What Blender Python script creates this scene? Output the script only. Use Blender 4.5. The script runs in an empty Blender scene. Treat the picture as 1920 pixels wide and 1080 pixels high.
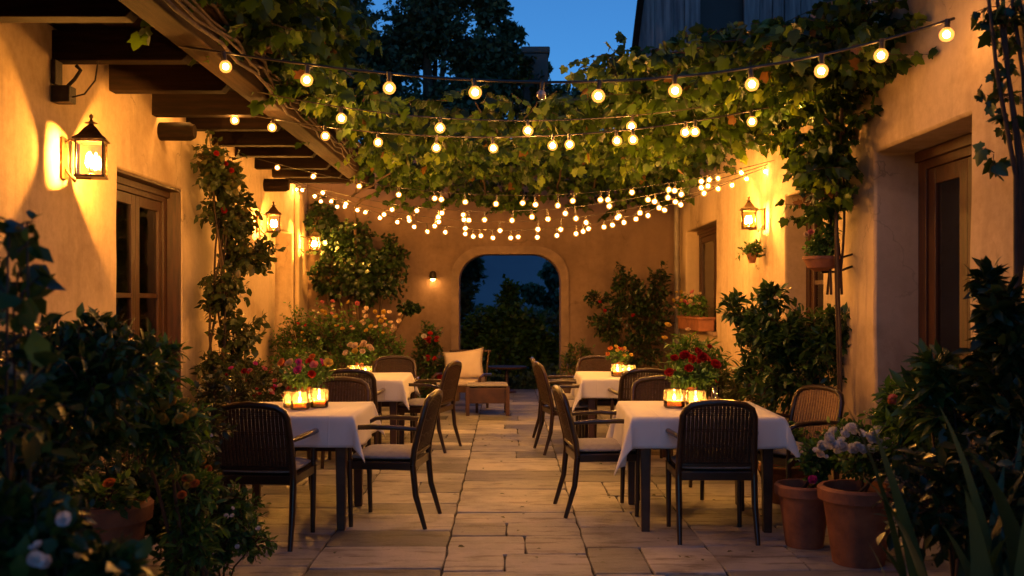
import bpy, bmesh, math, random
import numpy as np
from mathutils import Vector, Matrix, Euler, noise

random.seed(7)
RNG = np.random.default_rng(7)
R = math.radians
sc = bpy.context.scene
COL = sc.collection
F = 1867.0            # focal length in photo pixels (35 mm lens)
VX, VY = 950.0, 565.0 # where the courtyard's lines meet
EYE = 1.5
XL, XR, YB = -3.0, 2.57, 15.0

def at(px, py, Y):
    return Vector(((px - VX) * Y / F, Y, EYE - (py - VY) * Y / F))

# ------------------------------------------------------------------ materials
def new_mat(name):
    m = bpy.data.materials.new(name); m.use_nodes = True
    nt = m.node_tree; nt.nodes.clear()
    out = nt.nodes.new('ShaderNodeOutputMaterial')
    return m, nt, out

def N(nt, kind, **kw):
    n = nt.nodes.new(kind)
    for k, v in kw.items(): setattr(n, k, v)
    return n

def noise_fac(nt, scale, detail=4, rough=.6, stretch=None, obj=True):
    tc = N(nt, 'ShaderNodeTexCoord')
    src = tc.outputs['Object']
    if stretch:
        mp = N(nt, 'ShaderNodeMapping'); mp.inputs['Scale'].default_value = stretch
        nt.links.new(src, mp.inputs['Vector']); src = mp.outputs['Vector']
    n = N(nt, 'ShaderNodeTexNoise'); n.inputs['Scale'].default_value = scale
    n.inputs['Detail'].default_value = detail; n.inputs['Roughness'].default_value = rough
    nt.links.new(src, n.inputs['Vector'])
    return n.outputs['Fac']

def ramp(nt, fac, stops):
    r = N(nt, 'ShaderNodeValToRGB')
    el = r.color_ramp.elements
    while len(el) < len(stops): el.new(.5)
    for e, (p, c) in zip(el, stops):
        e.position = p; e.color = (*c, 1)
    nt.links.new(fac, r.inputs['Fac'])
    return r.outputs['Color']

def mixc(nt, a, b, fac, mode='MIX'):
    m = N(nt, 'ShaderNodeMix', data_type='RGBA', blend_type=mode)
    for sock, v in ((m.inputs[6], a), (m.inputs[7], b), (m.inputs[0], fac)):
        if isinstance(v, bpy.types.NodeSocket): nt.links.new(v, sock)
        else: sock.default_value = v if isinstance(v, float) else (*v, 1)
    return m.outputs[2]

def mat(name, c1, c2=None, scale=8, rough=.6, bump=0, bscale=40, stretch=None, metal=0, spec=.5,
        sheen=0, sss=0, coat=0, detail=5, lo=.35, hi=.65):
    m, nt, out = new_mat(name)
    p = N(nt, 'ShaderNodeBsdfPrincipled')
    p.inputs['Roughness'].default_value = rough
    p.inputs['Metallic'].default_value = metal
    p.inputs['Specular IOR Level'].default_value = spec
    if sheen: p.inputs['Sheen Weight'].default_value = sheen
    if coat: p.inputs['Coat Weight'].default_value = coat
    if sss:
        p.inputs['Subsurface Weight'].default_value = sss
        p.inputs['Subsurface Radius'].default_value = (1.0, .7, .4); p.inputs['Subsurface Scale'].default_value = .06
    c2 = c2 or tuple(x * .8 for x in c1)
    f = noise_fac(nt, scale, detail, stretch=stretch)
    nt.links.new(ramp(nt, f, [(lo, c2), (hi, c1)]), p.inputs['Base Color'])
    if bump:
        b = N(nt, 'ShaderNodeBump'); b.inputs['Strength'].default_value = bump
        b.inputs['Distance'].default_value = .01
        nt.links.new(noise_fac(nt, bscale, 6, .65, stretch), b.inputs['Height'])
        nt.links.new(b.outputs['Normal'], p.inputs['Normal'])
    nt.links.new(p.outputs[0], out.inputs[0])
    return m

def stucco(name, base, dark, streak=.5):
    m, nt, out = new_mat(name)
    p = N(nt, 'ShaderNodeBsdfPrincipled'); p.inputs['Roughness'].default_value = .88
    p.inputs['Specular IOR Level'].default_value = .2
    big = noise_fac(nt, 1.1, 6, .6)
    c = ramp(nt, big, [(.3, dark), (.52, base), (.75, tuple(min(1, x * 1.12) for x in base))])
    st = noise_fac(nt, 3.2, 5, .6, (1.6, 1.6, .22))
    c = mixc(nt, c, tuple(x * .66 for x in base), ramp(nt, st, [(.50, (0, 0, 0)), (.70, (streak * 1.25,) * 3)]))
    fine = noise_fac(nt, 14, 6, .7)
    c = mixc(nt, c, ramp(nt, fine, [(.3, (.80, .78, .74)), (.6, (1, 1, 1))]), .8, 'MULTIPLY')
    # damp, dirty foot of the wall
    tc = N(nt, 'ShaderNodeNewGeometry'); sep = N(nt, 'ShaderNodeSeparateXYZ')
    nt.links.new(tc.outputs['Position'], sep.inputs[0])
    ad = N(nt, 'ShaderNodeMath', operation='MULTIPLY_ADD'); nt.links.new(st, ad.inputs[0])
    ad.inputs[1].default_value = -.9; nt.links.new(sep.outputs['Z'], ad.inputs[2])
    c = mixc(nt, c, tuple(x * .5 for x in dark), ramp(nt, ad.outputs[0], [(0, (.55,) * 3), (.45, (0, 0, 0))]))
    tcc = N(nt, 'ShaderNodeTexCoord'); wob = N(nt, 'ShaderNodeTexNoise'); wob.inputs['Scale'].default_value = 3; wob.inputs['Detail'].default_value = 5
    nt.links.new(tcc.outputs['Object'], wob.inputs['Vector'])
    va = N(nt, 'ShaderNodeVectorMath', operation='MULTIPLY_ADD'); va.inputs[1].default_value = (.6, .6, .6)
    nt.links.new(wob.outputs['Color'], va.inputs[0]); nt.links.new(tcc.outputs['Object'], va.inputs[2])
    vo = N(nt, 'ShaderNodeTexVoronoi', feature='DISTANCE_TO_EDGE'); vo.inputs['Scale'].default_value = .9
    nt.links.new(va.outputs[0], vo.inputs['Vector'])
    crack = ramp(nt, vo.outputs['Distance'], [(.0, (1, 1, 1)), (.008, (0, 0, 0))])
    where = ramp(nt, noise_fac(nt, .8, 2), [(.50, (0, 0, 0)), (.58, (.75,) * 3)])
    c = mixc(nt, c, tuple(x * .3 for x in base), mixc(nt, crack, where, 1.0, 'MULTIPLY'))
    c = mixc(nt, c, tuple(min(1, x * 1.15) for x in base), ramp(nt, noise_fac(nt, .55, 1, .4), [(.60, (0, 0, 0)), (.62, (.45,) * 3)]))
    nt.links.new(c, p.inputs['Base Color'])
    b = N(nt, 'ShaderNodeBump'); b.inputs['Strength'].default_value = .5; b.inputs['Distance'].default_value = .012
    bn = N(nt, 'ShaderNodeMath', operation='ADD')
    nt.links.new(noise_fac(nt, 6, 8, .62), bn.inputs[0]); 
    h2 = N(nt, 'ShaderNodeMath', operation='MULTIPLY'); h2.inputs[1].default_value = .25
    nt.links.new(noise_fac(nt, 70, 4, .6), h2.inputs[0]); nt.links.new(h2.outputs[0], bn.inputs[1])
    nt.links.new(bn.outputs[0], b.inputs['Height']); nt.links.new(b.outputs['Normal'], p.inputs['Normal'])
    nt.links.new(p.outputs[0], out.inputs[0])
    return m

def leaf_mat(name, stops, trans=.3, rough=.42, spec=.4):
    m, nt, out = new_mat(name)
    a = N(nt, 'ShaderNodeAttribute', attribute_name='tint')
    c = ramp(nt, a.outputs['Fac'], stops)
    p = N(nt, 'ShaderNodeBsdfPrincipled'); p.inputs['Roughness'].default_value = rough
    p.inputs['Specular IOR Level'].default_value = spec
    nt.links.new(c, p.inputs['Base Color'])
    t = N(nt, 'ShaderNodeBsdfTranslucent')
    nt.links.new(mixc(nt, c, (1.5, 1.35, .5), 1.0, 'MULTIPLY'), t.inputs['Color'])
    mx = N(nt, 'ShaderNodeMixShader'); mx.inputs[0].default_value = trans
    nt.links.new(p.outputs[0], mx.inputs[1]); nt.links.new(t.outputs[0], mx.inputs[2])
    nt.links.new(mx.outputs[0], out.inputs[0])
    return m

def petal_mat(name, c):
    m, nt, out = new_mat(name)
    f = noise_fac(nt, 30, 2)
    col = ramp(nt, f, [(.3, tuple(x * .6 for x in c)), (.65, c)])
    p = N(nt, 'ShaderNodeBsdfPrincipled'); p.inputs['Roughness'].default_value = .6
    nt.links.new(col, p.inputs['Base Color'])
    t = N(nt, 'ShaderNodeBsdfTranslucent'); nt.links.new(col, t.inputs['Color'])
    mx = N(nt, 'ShaderNodeMixShader'); mx.inputs[0].default_value = .3
    nt.links.new(p.outputs[0], mx.inputs[1]); nt.links.new(t.outputs[0], mx.inputs[2])
    nt.links.new(mx.outputs[0], out.inputs[0])
    return m

def emit_mat(name, c, s):
    m, nt, out = new_mat(name)
    e = N(nt, 'ShaderNodeEmission'); e.inputs[0].default_value = (*c, 1); e.inputs[1].default_value = s
    nt.links.new(e.outputs[0], out.inputs[0])
    return m

def halo_shell_mat(name, c, s):  # see-through shell whose weak emission paints a glow halo round the bulb core
    m, nt, out = new_mat(name)
    tr = N(nt, 'ShaderNodeBsdfTransparent'); tr.inputs[0].default_value = (1, .97, .92, 1)
    e = N(nt, 'ShaderNodeEmission'); e.inputs[0].default_value = (*c, 1); e.inputs[1].default_value = s
    a = N(nt, 'ShaderNodeAddShader'); nt.links.new(tr.outputs[0], a.inputs[0]); nt.links.new(e.outputs[0], a.inputs[1])
    nt.links.new(a.outputs[0], out.inputs[0]); return m

def glass_mat(name, tint, ior=1.45, rough=.03, base=.04, milk=0):
    m, nt, out = new_mat(name)
    tr = N(nt, 'ShaderNodeBsdfTransparent'); tr.inputs[0].default_value = (*tint, 1)
    if milk:
        tl = N(nt, 'ShaderNodeBsdfTranslucent'); tl.inputs[0].default_value = (1, .82, .5, 1)
        m0 = N(nt, 'ShaderNodeMixShader'); m0.inputs[0].default_value = milk
        nt.links.new(tr.outputs[0], m0.inputs[1]); nt.links.new(tl.outputs[0], m0.inputs[2]); tr = m0
    gl = N(nt, 'ShaderNodeBsdfGlossy'); gl.inputs['Roughness'].default_value = rough
    fr = N(nt, 'ShaderNodeFresnel'); fr.inputs[0].default_value = ior
    ad = N(nt, 'ShaderNodeMath', operation='ADD', use_clamp=True); ad.inputs[1].default_value = base
    nt.links.new(fr.outputs[0], ad.inputs[0])
    if rough > 0:
        b = N(nt, 'ShaderNodeBump'); b.inputs['Strength'].default_value = .15; b.inputs['Distance'].default_value = .01
        nt.links.new(noise_fac(nt, 9, 2), b.inputs['Height'])
        nt.links.new(b.outputs['Normal'], gl.inputs['Normal'])
    mx = N(nt, 'ShaderNodeMixShader')
    nt.links.new(ad.outputs[0], mx.inputs[0]); nt.links.new(tr.outputs[0], mx.inputs[1]); nt.links.new(gl.outputs[0], mx.inputs[2])
    nt.links.new(mx.outputs[0], out.inputs[0])
    return m

def slab_mat():
    m, nt, out = new_mat('sandstone')
    p = N(nt, 'ShaderNodeBsdfPrincipled'); p.inputs['Specular IOR Level'].default_value = .45
    a = N(nt, 'ShaderNodeAttribute', attribute_name='tint')
    c = ramp(nt, a.outputs['Fac'], [(0, (.17, .175, .18)), (.35, (.30, .305, .31)), (.7, (.44, .44, .435)), (1, (.56, .55, .53))])
    n1 = noise_fac(nt, 2.3, 7, .62)
    c = mixc(nt, c, ramp(nt, n1, [(.3, (.45, .42, .4)), (.5, (.9, .88, .86)), (.7, (1.2, 1.12, 1.04))]), 1.0, 'MULTIPLY')
    cleft = noise_fac(nt, 4.5, 8, .68, (.55, 2.6, 1))
    c = mixc(nt, c, ramp(nt, cleft, [(.38, (.42, .38, .34)), (.47, (1, 1, 1))]), .8, 'MULTIPLY')
    spot = noise_fac(nt, 16, 3, .5)
    c = mixc(nt, c, (.07, .06, .05), ramp(nt, spot, [(.69, (0, 0, 0)), (.74, (.6,) * 3)]))
    nt.links.new(c, p.inputs['Base Color'])
    nt.links.new(ramp(nt, n1, [(.3, (.42,) * 3), (.7, (.68,) * 3)]), p.inputs['Roughness'])
    b = N(nt, 'ShaderNodeBump'); b.inputs['Strength'].default_value = .9; b.inputs['Distance'].default_value = .022
    s = N(nt, 'ShaderNodeMath', operation='MULTIPLY_ADD'); s.inputs[1].default_value = .3
    nt.links.new(noise_fac(nt, 45, 5, .6), s.inputs[0]); nt.links.new(cleft, s.inputs[2])
    nt.links.new(s.outputs[0], b.inputs['Height']); nt.links.new(b.outputs['Normal'], p.inputs['Normal'])
    nt.links.new(p.outputs[0], out.inputs[0])
    return m

BULB_C = (1.0, .43, .085)
M = dict(
    stucco=stucco('warm_stucco', (.58, .44, .29), (.38, .27, .165)),
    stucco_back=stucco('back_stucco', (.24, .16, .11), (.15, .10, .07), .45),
    trim=mat('plaster_trim', (.25, .17, .12), (.17, .115, .08), 5, .85, .4, 30),
    beam=mat('dark_timber', (.02, .010, .006), (.008, .005, .003), 5, .85, .5, 22, (.5, 6, 6), spec=.12),
    beam2=mat('fascia_timber', (.045, .024, .013), (.02, .011, .007), 5, .85, .6, 22, (6, .5, 6), spec=.12),
    door=mat('door_timber', (.07, .023, .009), (.03, .011, .005), 6, .42, .25, 30, (6, 6, .6)),
    chair=mat('polished_wood', (.045, .02, .010), (.022, .011, .006), 9, .28, .15, 40, coat=.3),
    wicker=mat('wicker', (.085, .04, .017), (.035, .017, .008), 60, .42, .4, 120),
    wicker_lit=mat('lit_wicker', (.42, .24, .09), (.25, .13, .05), 60, .5, .4, 120),  # lighter copy of the wicker, with lamplight put into its colour
    cushion=mat('seat_cloth', (.36, .33, .31), (.28, .26, .245), 30, .9, .3, 260, sheen=.2),
    cloth=mat('table_linen', (.84, .80, .74), (.77, .73, .67), 3, .85, .22, 300, sheen=.15),
    pillow=mat('pillow_canvas', (.62, .53, .44), (.54, .45, .37), 6, .88, .3, 200),
    tablewood=mat('table_wood', (.09, .04, .018), (.04, .018, .01), 6, .4, .2, 30),
    mortar=mat('joint_earth', (.06, .052, .043), (.03, .026, .02), 9, .95, .5, 50),
    earth=mat('earth', (.05, .045, .03), (.02, .025, .012), 2, .95, .6, 12),
    slab=slab_mat(),
    terracotta=mat('terracotta', (.36, .135, .06), (.20, .075, .04), 7, .72, .35, 45),
    iron=mat('dark_iron', (.05, .038, .028), (.02, .016, .013), 20, .5, .3, 80, metal=.6),
    brass=mat('aged_brass', (.22, .13, .05), (.09, .055, .025), 14, .42, .2, 60, metal=.8),
    zinc=mat('zinc_pipe', (.30, .26, .23), (.2, .17, .15), 5, .5, .1, 30, metal=.2),
    cable=mat('rubber_cable', (.05, .035, .025), (.025, .02, .016), 40, .38, .1, 60),
    bark=mat('bark', (.10, .06, .035), (.035, .022, .015), 12, .85, .9, 35, (1, 1, .3)),
    twig=mat('green_stem', (.07, .075, .03), (.045, .04, .02), 10, .6),
    wax=mat('candle_wax', (.9, .76, .45), (.85, .7, .38), 5, .5, sss=1),
    soil=mat('soil', (.03, .02, .013), (.015, .01, .008), 20, .95, .8, 40),
    boards=mat('weathered_boards', (.20, .21, .23), (.07, .08, .10), 3, .85, .8, 14, (5, 5, .35)),
    darkgap=mat('dark_opening', (.012, .013, .016), (.008, .009, .01), 3, .6),
    render=mat('grey_render', (.07, .085, .09), (.04, .05, .055), 1.5, .9, .4, 10),
    roof=mat('clay_tiles', (.22, .10, .055), (.10, .05, .03), 6, .8, .6, 20),
    curtain=mat('tan_curtain', (.50, .36, .20), (.36, .25, .13), 2, .9, .3, 30, (8, 8, .3)),
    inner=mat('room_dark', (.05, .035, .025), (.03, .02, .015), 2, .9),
    pane=glass_mat('window_glass', (.85, .8, .7), 1.5, .02, .05),
    lglass=glass_mat('lantern_glass', (.97, .93, .82), 1.4, .05, .02),
    jar=glass_mat('amber_jar', (.97, .86, .62), 1.45, .06, .05, .12),
    clear=glass_mat('clear_glass', (.94, .94, .92), 1.45, .02, .05),
    metalcap=mat('white_metal', (.5, .47, .42), (.4, .37, .33), 5, .4),
    deadglass=mat('unlit_bulb', (.40, .33, .28), (.25, .2, .17), 20, .15, spec=.8),
    added_hill=mat('added_hill', (.17, .19, .21), (.12, .14, .17), .02, .95),
    bulb=emit_mat('string_bulb_glow', BULB_C, 600),
    bulb_dim=emit_mat('dimmer_bulb_glow', BULB_C, 190),
    globe=halo_shell_mat('amber_halo_shell', (1.0, .38, .06), .95),
    bulb_far=emit_mat('fairy_bulb_glow', BULB_C, 620),
    lamp=emit_mat('lantern_glow', (1.0, .43, .08), 3700),
    spot=emit_mat('spot_glow', (1.0, .45, .10), 190),
    flame=emit_mat('candle_flame', (1.0, .50, .15), 800),
    vine=leaf_mat('vine_leaf', [(0, (.010, .024, .005)), (.4, (.026, .058, .008)), (.75, (.062, .125, .014)), (.965, (.19, .27, .035)), (.98, (.16, .08, .025))], .42),
    dark=leaf_mat('laurel_leaf', [(0, (.014, .036, .011)), (.6, (.035, .08, .018)), (1, (.08, .15, .03))], .18, .35),
    mid=leaf_mat('shrub_leaf', [(0, (.025, .065, .014)), (.6, (.06, .145, .025)), (1, (.14, .26, .05))], .28, .45),
    rose=leaf_mat('rose_leaf', [(0, (.022, .036, .012)), (.7, (.05, .07, .02)), (1, (.13, .10, .035))], .22, .4),
    ivy=leaf_mat('ivy_leaf', [(0, (.007, .018, .006)), (.6, (.018, .04, .011)), (1, (.045, .08, .02))], .12, .35),
    olive=leaf_mat('tree_leaf', [(0, (.04, .08, .055)), (.6, (.09, .16, .10)), (1, (.15, .22, .12))], .2, .5),
    strap=leaf_mat('strap_leaf', [(0, (.02, .05, .022)), (1, (.07, .13, .05))], .15, .35),
    red=petal_mat('red_petal', (.55, .02, .012)), crimson=petal_mat('crimson_petal', (.36, .008, .012)),
    pink=petal_mat('pink_petal', (.72, .22, .24)), magenta=petal_mat('magenta_petal', (.62, .05, .32)),
    cream=petal_mat('cream_petal', (.82, .62, .42)), yellow=petal_mat('yellow_petal', (.75, .50, .08)),
    white=petal_mat('white_petal', (.80, .76, .74)), orange=petal_mat('orange_petal', (.72, .22, .05)),
)

def crease_linen():
    m = M['cloth']; nt = m.node_tree
    p = next(n for n in nt.nodes if n.type == 'BSDF_PRINCIPLED'); bmp = next(n for n in nt.nodes if n.type == 'BUMP')
    tc = N(nt, 'ShaderNodeTexCoord'); sp_ = N(nt, 'ShaderNodeSeparateXYZ'); nt.links.new(tc.outputs['Object'], sp_.inputs[0])
    outs = []
    for ax in ('X', 'Y'):
        pp = N(nt, 'ShaderNodeMath', operation='PINGPONG'); pp.inputs[1].default_value = .155
        nt.links.new(sp_.outputs[ax], pp.inputs[0])
        outs.append(ramp(nt, pp.outputs[0], [(0, (1, 1, 1)), (.006, (0, 0, 0))]))
    b2 = N(nt, 'ShaderNodeBump'); b2.inputs['Strength'].default_value = .55; b2.inputs['Distance'].default_value = .003
    nt.links.new(mixc(nt, outs[0], outs[1], 1.0, 'ADD'), b2.inputs['Height'])
    nt.links.new(bmp.outputs[0], b2.inputs['Normal']); nt.links.new(b2.outputs[0], p.inputs['Normal'])
crease_linen()

# ------------------------------------------------------------------ mesh tools
class MB:
    def __init__(s): s.v = []; s.f = []; s.t = []
    def add(s, vs, fs, tint=None):
        o = len(s.v); s.v += [tuple(v) for v in vs]; s.f += [[i + o for i in f] for f in fs]
        s.t += [tint if tint is not None else 0.] * len(fs)
    def box(s, a, b, rot=None, piv=None, taper=1.0):
        x0, y0, z0 = a; x1, y1, z1 = b
        vs = [Vector(p) for p in ((x0, y0, z0), (x1, y0, z0), (x1, y1, z0), (x0, y1, z0), (x0, y0, z1), (x1, y0, z1), (x1, y1, z1), (x0, y1, z1))]
        if taper != 1.0:
            cx, cy = (x0 + x1) / 2, (y0 + y1) / 2
            for v in vs[:4]: v.x = cx + (v.x - cx) * taper; v.y = cy + (v.y - cy) * taper
        if rot is not None:
            p = Vector(piv) if piv is not None else Vector(((x0 + x1) / 2, (y0 + y1) / 2, (z0 + z1) / 2))
            vs = [p + rot @ (v - p) for v in vs]
        s.add(vs, [(0, 3, 2, 1), (4, 5, 6, 7), (0, 1, 5, 4), (1, 2, 6, 5), (2, 3, 7, 6), (3, 0, 4, 7)])
    def tube(s, pts, rad, n=8, cap=True, flat=1.0, tint=None):
        pts = [Vector(p) for p in pts]
        if not hasattr(rad, '__len__'): rad = [rad] * len(pts)
        vs, fs = [], []
        d0 = (pts[1] - pts[0]).normalized()
        up = Vector((0, 0, 1)) if abs(d0.z) < .9 else Vector((0, 1, 0))
        u = d0.cross(up).normalized(); w = u.cross(d0)
        for i, p in enumerate(pts):
            d = (pts[min(i + 1, len(pts) - 1)] - pts[max(i - 1, 0)]).normalized()
            u = (u - d * u.dot(d)).normalized(); w = d.cross(u)
            for k in range(n):
                a = 2 * math.pi * (k + .5) / n
                vs.append(p + (u * math.cos(a) + w * math.sin(a) * flat) * rad[i])
        for i in range(len(pts) - 1):
            for k in range(n):
                k2 = (k + 1) % n
                fs.append((i * n + k, i * n + k2, (i + 1) * n + k2, (i + 1) * n + k))
        if cap:
            fs.append(tuple(range(n - 1, -1, -1))); fs.append(tuple((len(pts) - 1) * n + k for k in range(n)))
        s.add(vs, fs, tint)
    def lathe(s, prof, c=(0, 0, 0), n=20, sx=1, sy=1, ph=0):
        vs, fs = [], []
        for r, z in prof:
            for k in range(n):
                a = 2 * math.pi * k / n + ph
                vs.append((c[0] + r * math.cos(a) * sx, c[1] + r * math.sin(a) * sy, c[2] + z))
        for i in range(len(prof) - 1):
            for k in range(n):
                k2 = (k + 1) % n
                fs.append((i * n + k, i * n + k2, (i + 1) * n + k2, (i + 1) * n + k))
        if prof[0][0] > 1e-5: fs.append(tuple(range(n - 1, -1, -1)))
        if prof[-1][0] > 1e-5: fs.append(tuple((len(prof) - 1) * n + k for k in range(n)))
        s.add(vs, fs)
    def build(s, name, m, parent=None, smooth=False, bevel=0, fix=True, tint=False, xf=None, solid=0, weld=False):
        me = bpy.data.meshes.new(name)
        vs = s.v if xf is None else [tuple(xf(Vector(v))) for v in s.v]
        me.from_pydata(vs, [], s.f)
        if tint:
            at_ = me.attributes.new('tint', 'FLOAT', 'FACE'); at_.data.foreach_set('value', np.array(s.t, dtype=np.float32))
        if fix or weld:
            bm = bmesh.new(); bm.from_mesh(me)
            if weld: bmesh.ops.remove_doubles(bm, verts=bm.verts, dist=1e-5)
            bmesh.ops.recalc_face_normals(bm, faces=bm.faces); bm.to_mesh(me); bm.free()
        me.materials.append(m if not isinstance(m, str) else M[m])
        o = bpy.data.objects.new(name, me); COL.objects.link(o)
        if smooth:
            me.polygons.foreach_set('use_smooth', [True] * len(me.polygons))
            if smooth != True:
                me.set_sharp_from_angle(angle=R(smooth))
        if bevel:
            b = o.modifiers.new('soft_edge', 'BEVEL'); b.width = bevel; b.segments = 2; b.limit_method = 'ANGLE'; b.angle_limit = R(40)
        if solid:
            b = o.modifiers.new('thick', 'SOLIDIFY'); b.thickness = solid
        if parent is not None: o.parent = parent
        return o

def tag(o, label=None, cat=None, group=None, kind=None):
    if label: o['label'] = label
    if cat: o['category'] = cat
    if group: o['group'] = group
    if kind: o['kind'] = kind
    return o

def empty(name, loc=(0, 0, 0), rz=0, label=None, cat=None, group=None):
    o = bpy.data.objects.new(name, None); COL.objects.link(o)
    o.location = loc; o.rotation_euler = (0, 0, rz); o.empty_display_size = .1
    return tag(o, label, cat, group)

def copy_tree(o, parent=None):
    c = o.copy(); COL.objects.link(c); c.parent = parent
    for ch in list(o.children): copy_tree(ch, c)
    return c

# ---- leaves
T_OVAL = (np.array([(0, 0, 0), (-.2, .25, .05), (.2, .25, .05), (0, .3, 0), (-.24, .58, .03), (.24, .58, .03), (0, .62, -.03), (0, 1, -.14)]),
          [(0, 3, 1), (0, 2, 3), (1, 3, 6, 4), (3, 2, 5, 6), (4, 6, 7), (6, 5, 7)])
T_LANCE = (T_OVAL[0] * np.array([.62, 1, 1]), T_OVAL[1])
T_DIAM = (np.array([(0, 0, 0), (-.3, .45, .06), (.3, .45, .06), (0, 1, -.06)]), [(0, 2, 3), (0, 3, 1)])
_g = [(0, .02), (-.2, -.1), (-.47, .1), (-.42, .34), (-.56, .58), (-.3, .6), (-.2, .82), (0, 1.05), (.2, .82), (.3, .6), (.56, .58), (.42, .34), (.47, .1), (.2, -.1)]
T_GRAPE = (np.array([(0, .38, .03)] + [(x, y, -.22 * abs(x) - .12 * max(0, y - .5)) for x, y in _g]),
           [(0, 1 + i, 1 + (i + 1) % 14) for i in range(14)])

def leaves(name, P, D, Nn, S, tmpl, m, parent=None, wide=1.0, tints=None):
    P, D, Nn, S = (np.asarray(a, dtype=np.float64) for a in (P, D, Nn, S))
    D = D / (np.linalg.norm(D, axis=1, keepdims=True) + 1e-9)
    side = np.cross(D, Nn); side /= (np.linalg.norm(side, axis=1, keepdims=True) + 1e-9)
    Nn = np.cross(side, D)
    T, Fc = tmpl; k = len(T); n = len(P)
    V = P[:, None, :] + S[:, None, None] * (T[None, :, 0:1] * wide * side[:, None, :] + T[None, :, 1:2] * D[:, None, :] + T[None, :, 2:3] * Nn[:, None, :])
    V = V.reshape(-1, 3)
    sizes = np.array([len(f) for f in Fc]); flat = np.concatenate([np.array(f) for f in Fc])
    loops = (flat[None, :] + (np.arange(n) * k)[:, None]).ravel()
    tot = np.tile(sizes, n); start = np.concatenate(([0], np.cumsum(tot)[:-1]))
    me = bpy.data.meshes.new(name)
    me.vertices.add(len(V)); me.vertices.foreach_set('co', V.ravel())
    me.loops.add(len(loops)); me.loops.foreach_set('vertex_index', loops.astype(np.int32))
    me.polygons.add(len(tot)); me.polygons.foreach_set('loop_start', start.astype(np.int32))
    me.polygons.foreach_set('use_smooth', np.ones(len(tot), dtype=bool))
    me.update(calc_edges=True)
    if tints is None: tints = RNG.random(n)
    a = me.attributes.new('tint', 'FLOAT', 'FACE'); a.data.foreach_set('value', np.repeat(tints, len(Fc)).astype(np.float32))
    me.materials.append(M[m] if isinstance(m, str) else m)
    o = bpy.data.objects.new(name, me); COL.objects.link(o)
    if parent is not None: o.parent = parent
    return o

def rv(s=1.0):
    v = RNG.normal(size=3); return v / (np.linalg.norm(v) + 1e-9) * s

class Bush:
    """collects twigs and leaves"""
    def __init__(s): s.P = []; s.D = []; s.N = []; s.S = []; s.T = []; s.st = MB(); s.tips = []
    def leaf(s, p, d, n, size, t): s.P.append(p); s.D.append(d); s.N.append(n); s.S.append(size); s.T.append(t)
    def twig(s, a, b, nl, size, bend=.15, tr=.004, t0=.3, up=.3, droop=0., tbase=.5, tvar=.35):
        a = np.array(a, float); b = np.array(b, float)
        L = np.linalg.norm(b - a); mid = (a + b) / 2 + rv(bend * L) + np.array([0, 0, up * L * .5])
        pt = lambda t: (1 - t) ** 2 * a + 2 * t * (1 - t) * mid + t * t * b
        if tr > 0:
            s.st.tube([pt(t) for t in (0, .25, .5, .75, 1)], [tr, tr * .9, tr * .75, tr * .6, tr * .35], 4, cap=False)
        s.tips.append(tuple(b))
        tb = tbase + RNG.normal() * .12
        for i in range(nl):
            t = t0 + (1 - t0) * (i + RNG.random()) / nl
            p = pt(t); d = pt(min(1, t + .02)) - pt(t - .02); d /= np.linalg.norm(d) + 1e-9
            sd = rv(); sd -= d * sd.dot(d); sd /= np.linalg.norm(sd) + 1e-9
            ld = d * .55 + sd * .9 + np.array([0, 0, -droop])
            n = np.array([0, 0, 1.]) * (1 - min(droop, .8)) + rv(.75)
            s.leaf(p + sd * .006, ld, n, size * RNG.uniform(.45, 1.3), 1.0 if RNG.random() < .012 else float(np.clip(tb + RNG.normal() * tvar * .6, 0, .95)))
    def blob(s, base, c, r, twigs, nl, size, limb=True, limb_r=.012, inner=.35, **kw):
        base = np.array(base, float); c = np.array(c, float); r = np.array(r, float)
        if limb:
            q = (base + c) / 2 + rv(.06)
            s.st.tube([base, (base + q) / 2 + rv(.02), q, (q + c) / 2 + rv(.03), c], [limb_r, limb_r * .9, limb_r * .8, limb_r * .65, limb_r * .4], 6)
        for _ in range(twigs):
            u = rv(); rad = RNG.uniform(inner, 1.0) ** .6 * RNG.uniform(.8, 1.12)
            b = c + u * r * rad
            a = c + (b - c) * RNG.uniform(.1, .45) + np.array([0, 0, -.12 * r[2]])
            s.twig(a, b, nl, size, **kw)
    def make(s, parent, m, tmpl, wide=1.0, stem='bark', names=('foliage', 'stem')):
        if s.P: leaves(names[0], s.P, s.D, s.N, s.S, tmpl, m, parent, wide, np.array(s.T))
        if s.st.v: s.st.build(names[1], stem, parent, smooth=True, fix=False)

# ---- blossoms: layered cupped petals
def blossom_mesh(name, m, rings, r=1.0):
    mb = MB()
    for (n, tilt, ln, w, z) in rings:
        off = random.random() * 6
        for k in range(n):
            a = 2 * math.pi * k / n + off + random.uniform(-.15, .15)
            tl = tilt + random.uniform(-.12, .12)
            rad = Vector((math.cos(a), math.sin(a), 0)); tan = Vector((-math.sin(a), math.cos(a), 0))
            vs = []
            for j, (t, ww) in enumerate(((0, .25), (.45, .9), (.8, 1.0), (1, .55))):
                ang = tl + t * .5
                c = rad * (ln * t * math.cos(ang) + .04) + Vector((0, 0, z + ln * t * math.sin(ang)))
                cup = Vector((0, 0, .10 * ww * w)) - rad * .10 * w * ww
                vs += [c - tan * w * ww + cup, c, c + tan * w * ww + cup]
            fs = []
            for j in range(3):
                b = j * 3; fs += [(b, b + 1, b + 4, b + 3), (b + 1, b + 2, b + 5, b + 4)]
            mb.add([v * r for v in vs], fs)
    me = bpy.data.meshes.new(name); me.from_pydata(mb.v, [], mb.f)
    me.polygons.foreach_set('use_smooth', [True] * len(me.polygons)); me.materials.append(M[m])
    return me
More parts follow.
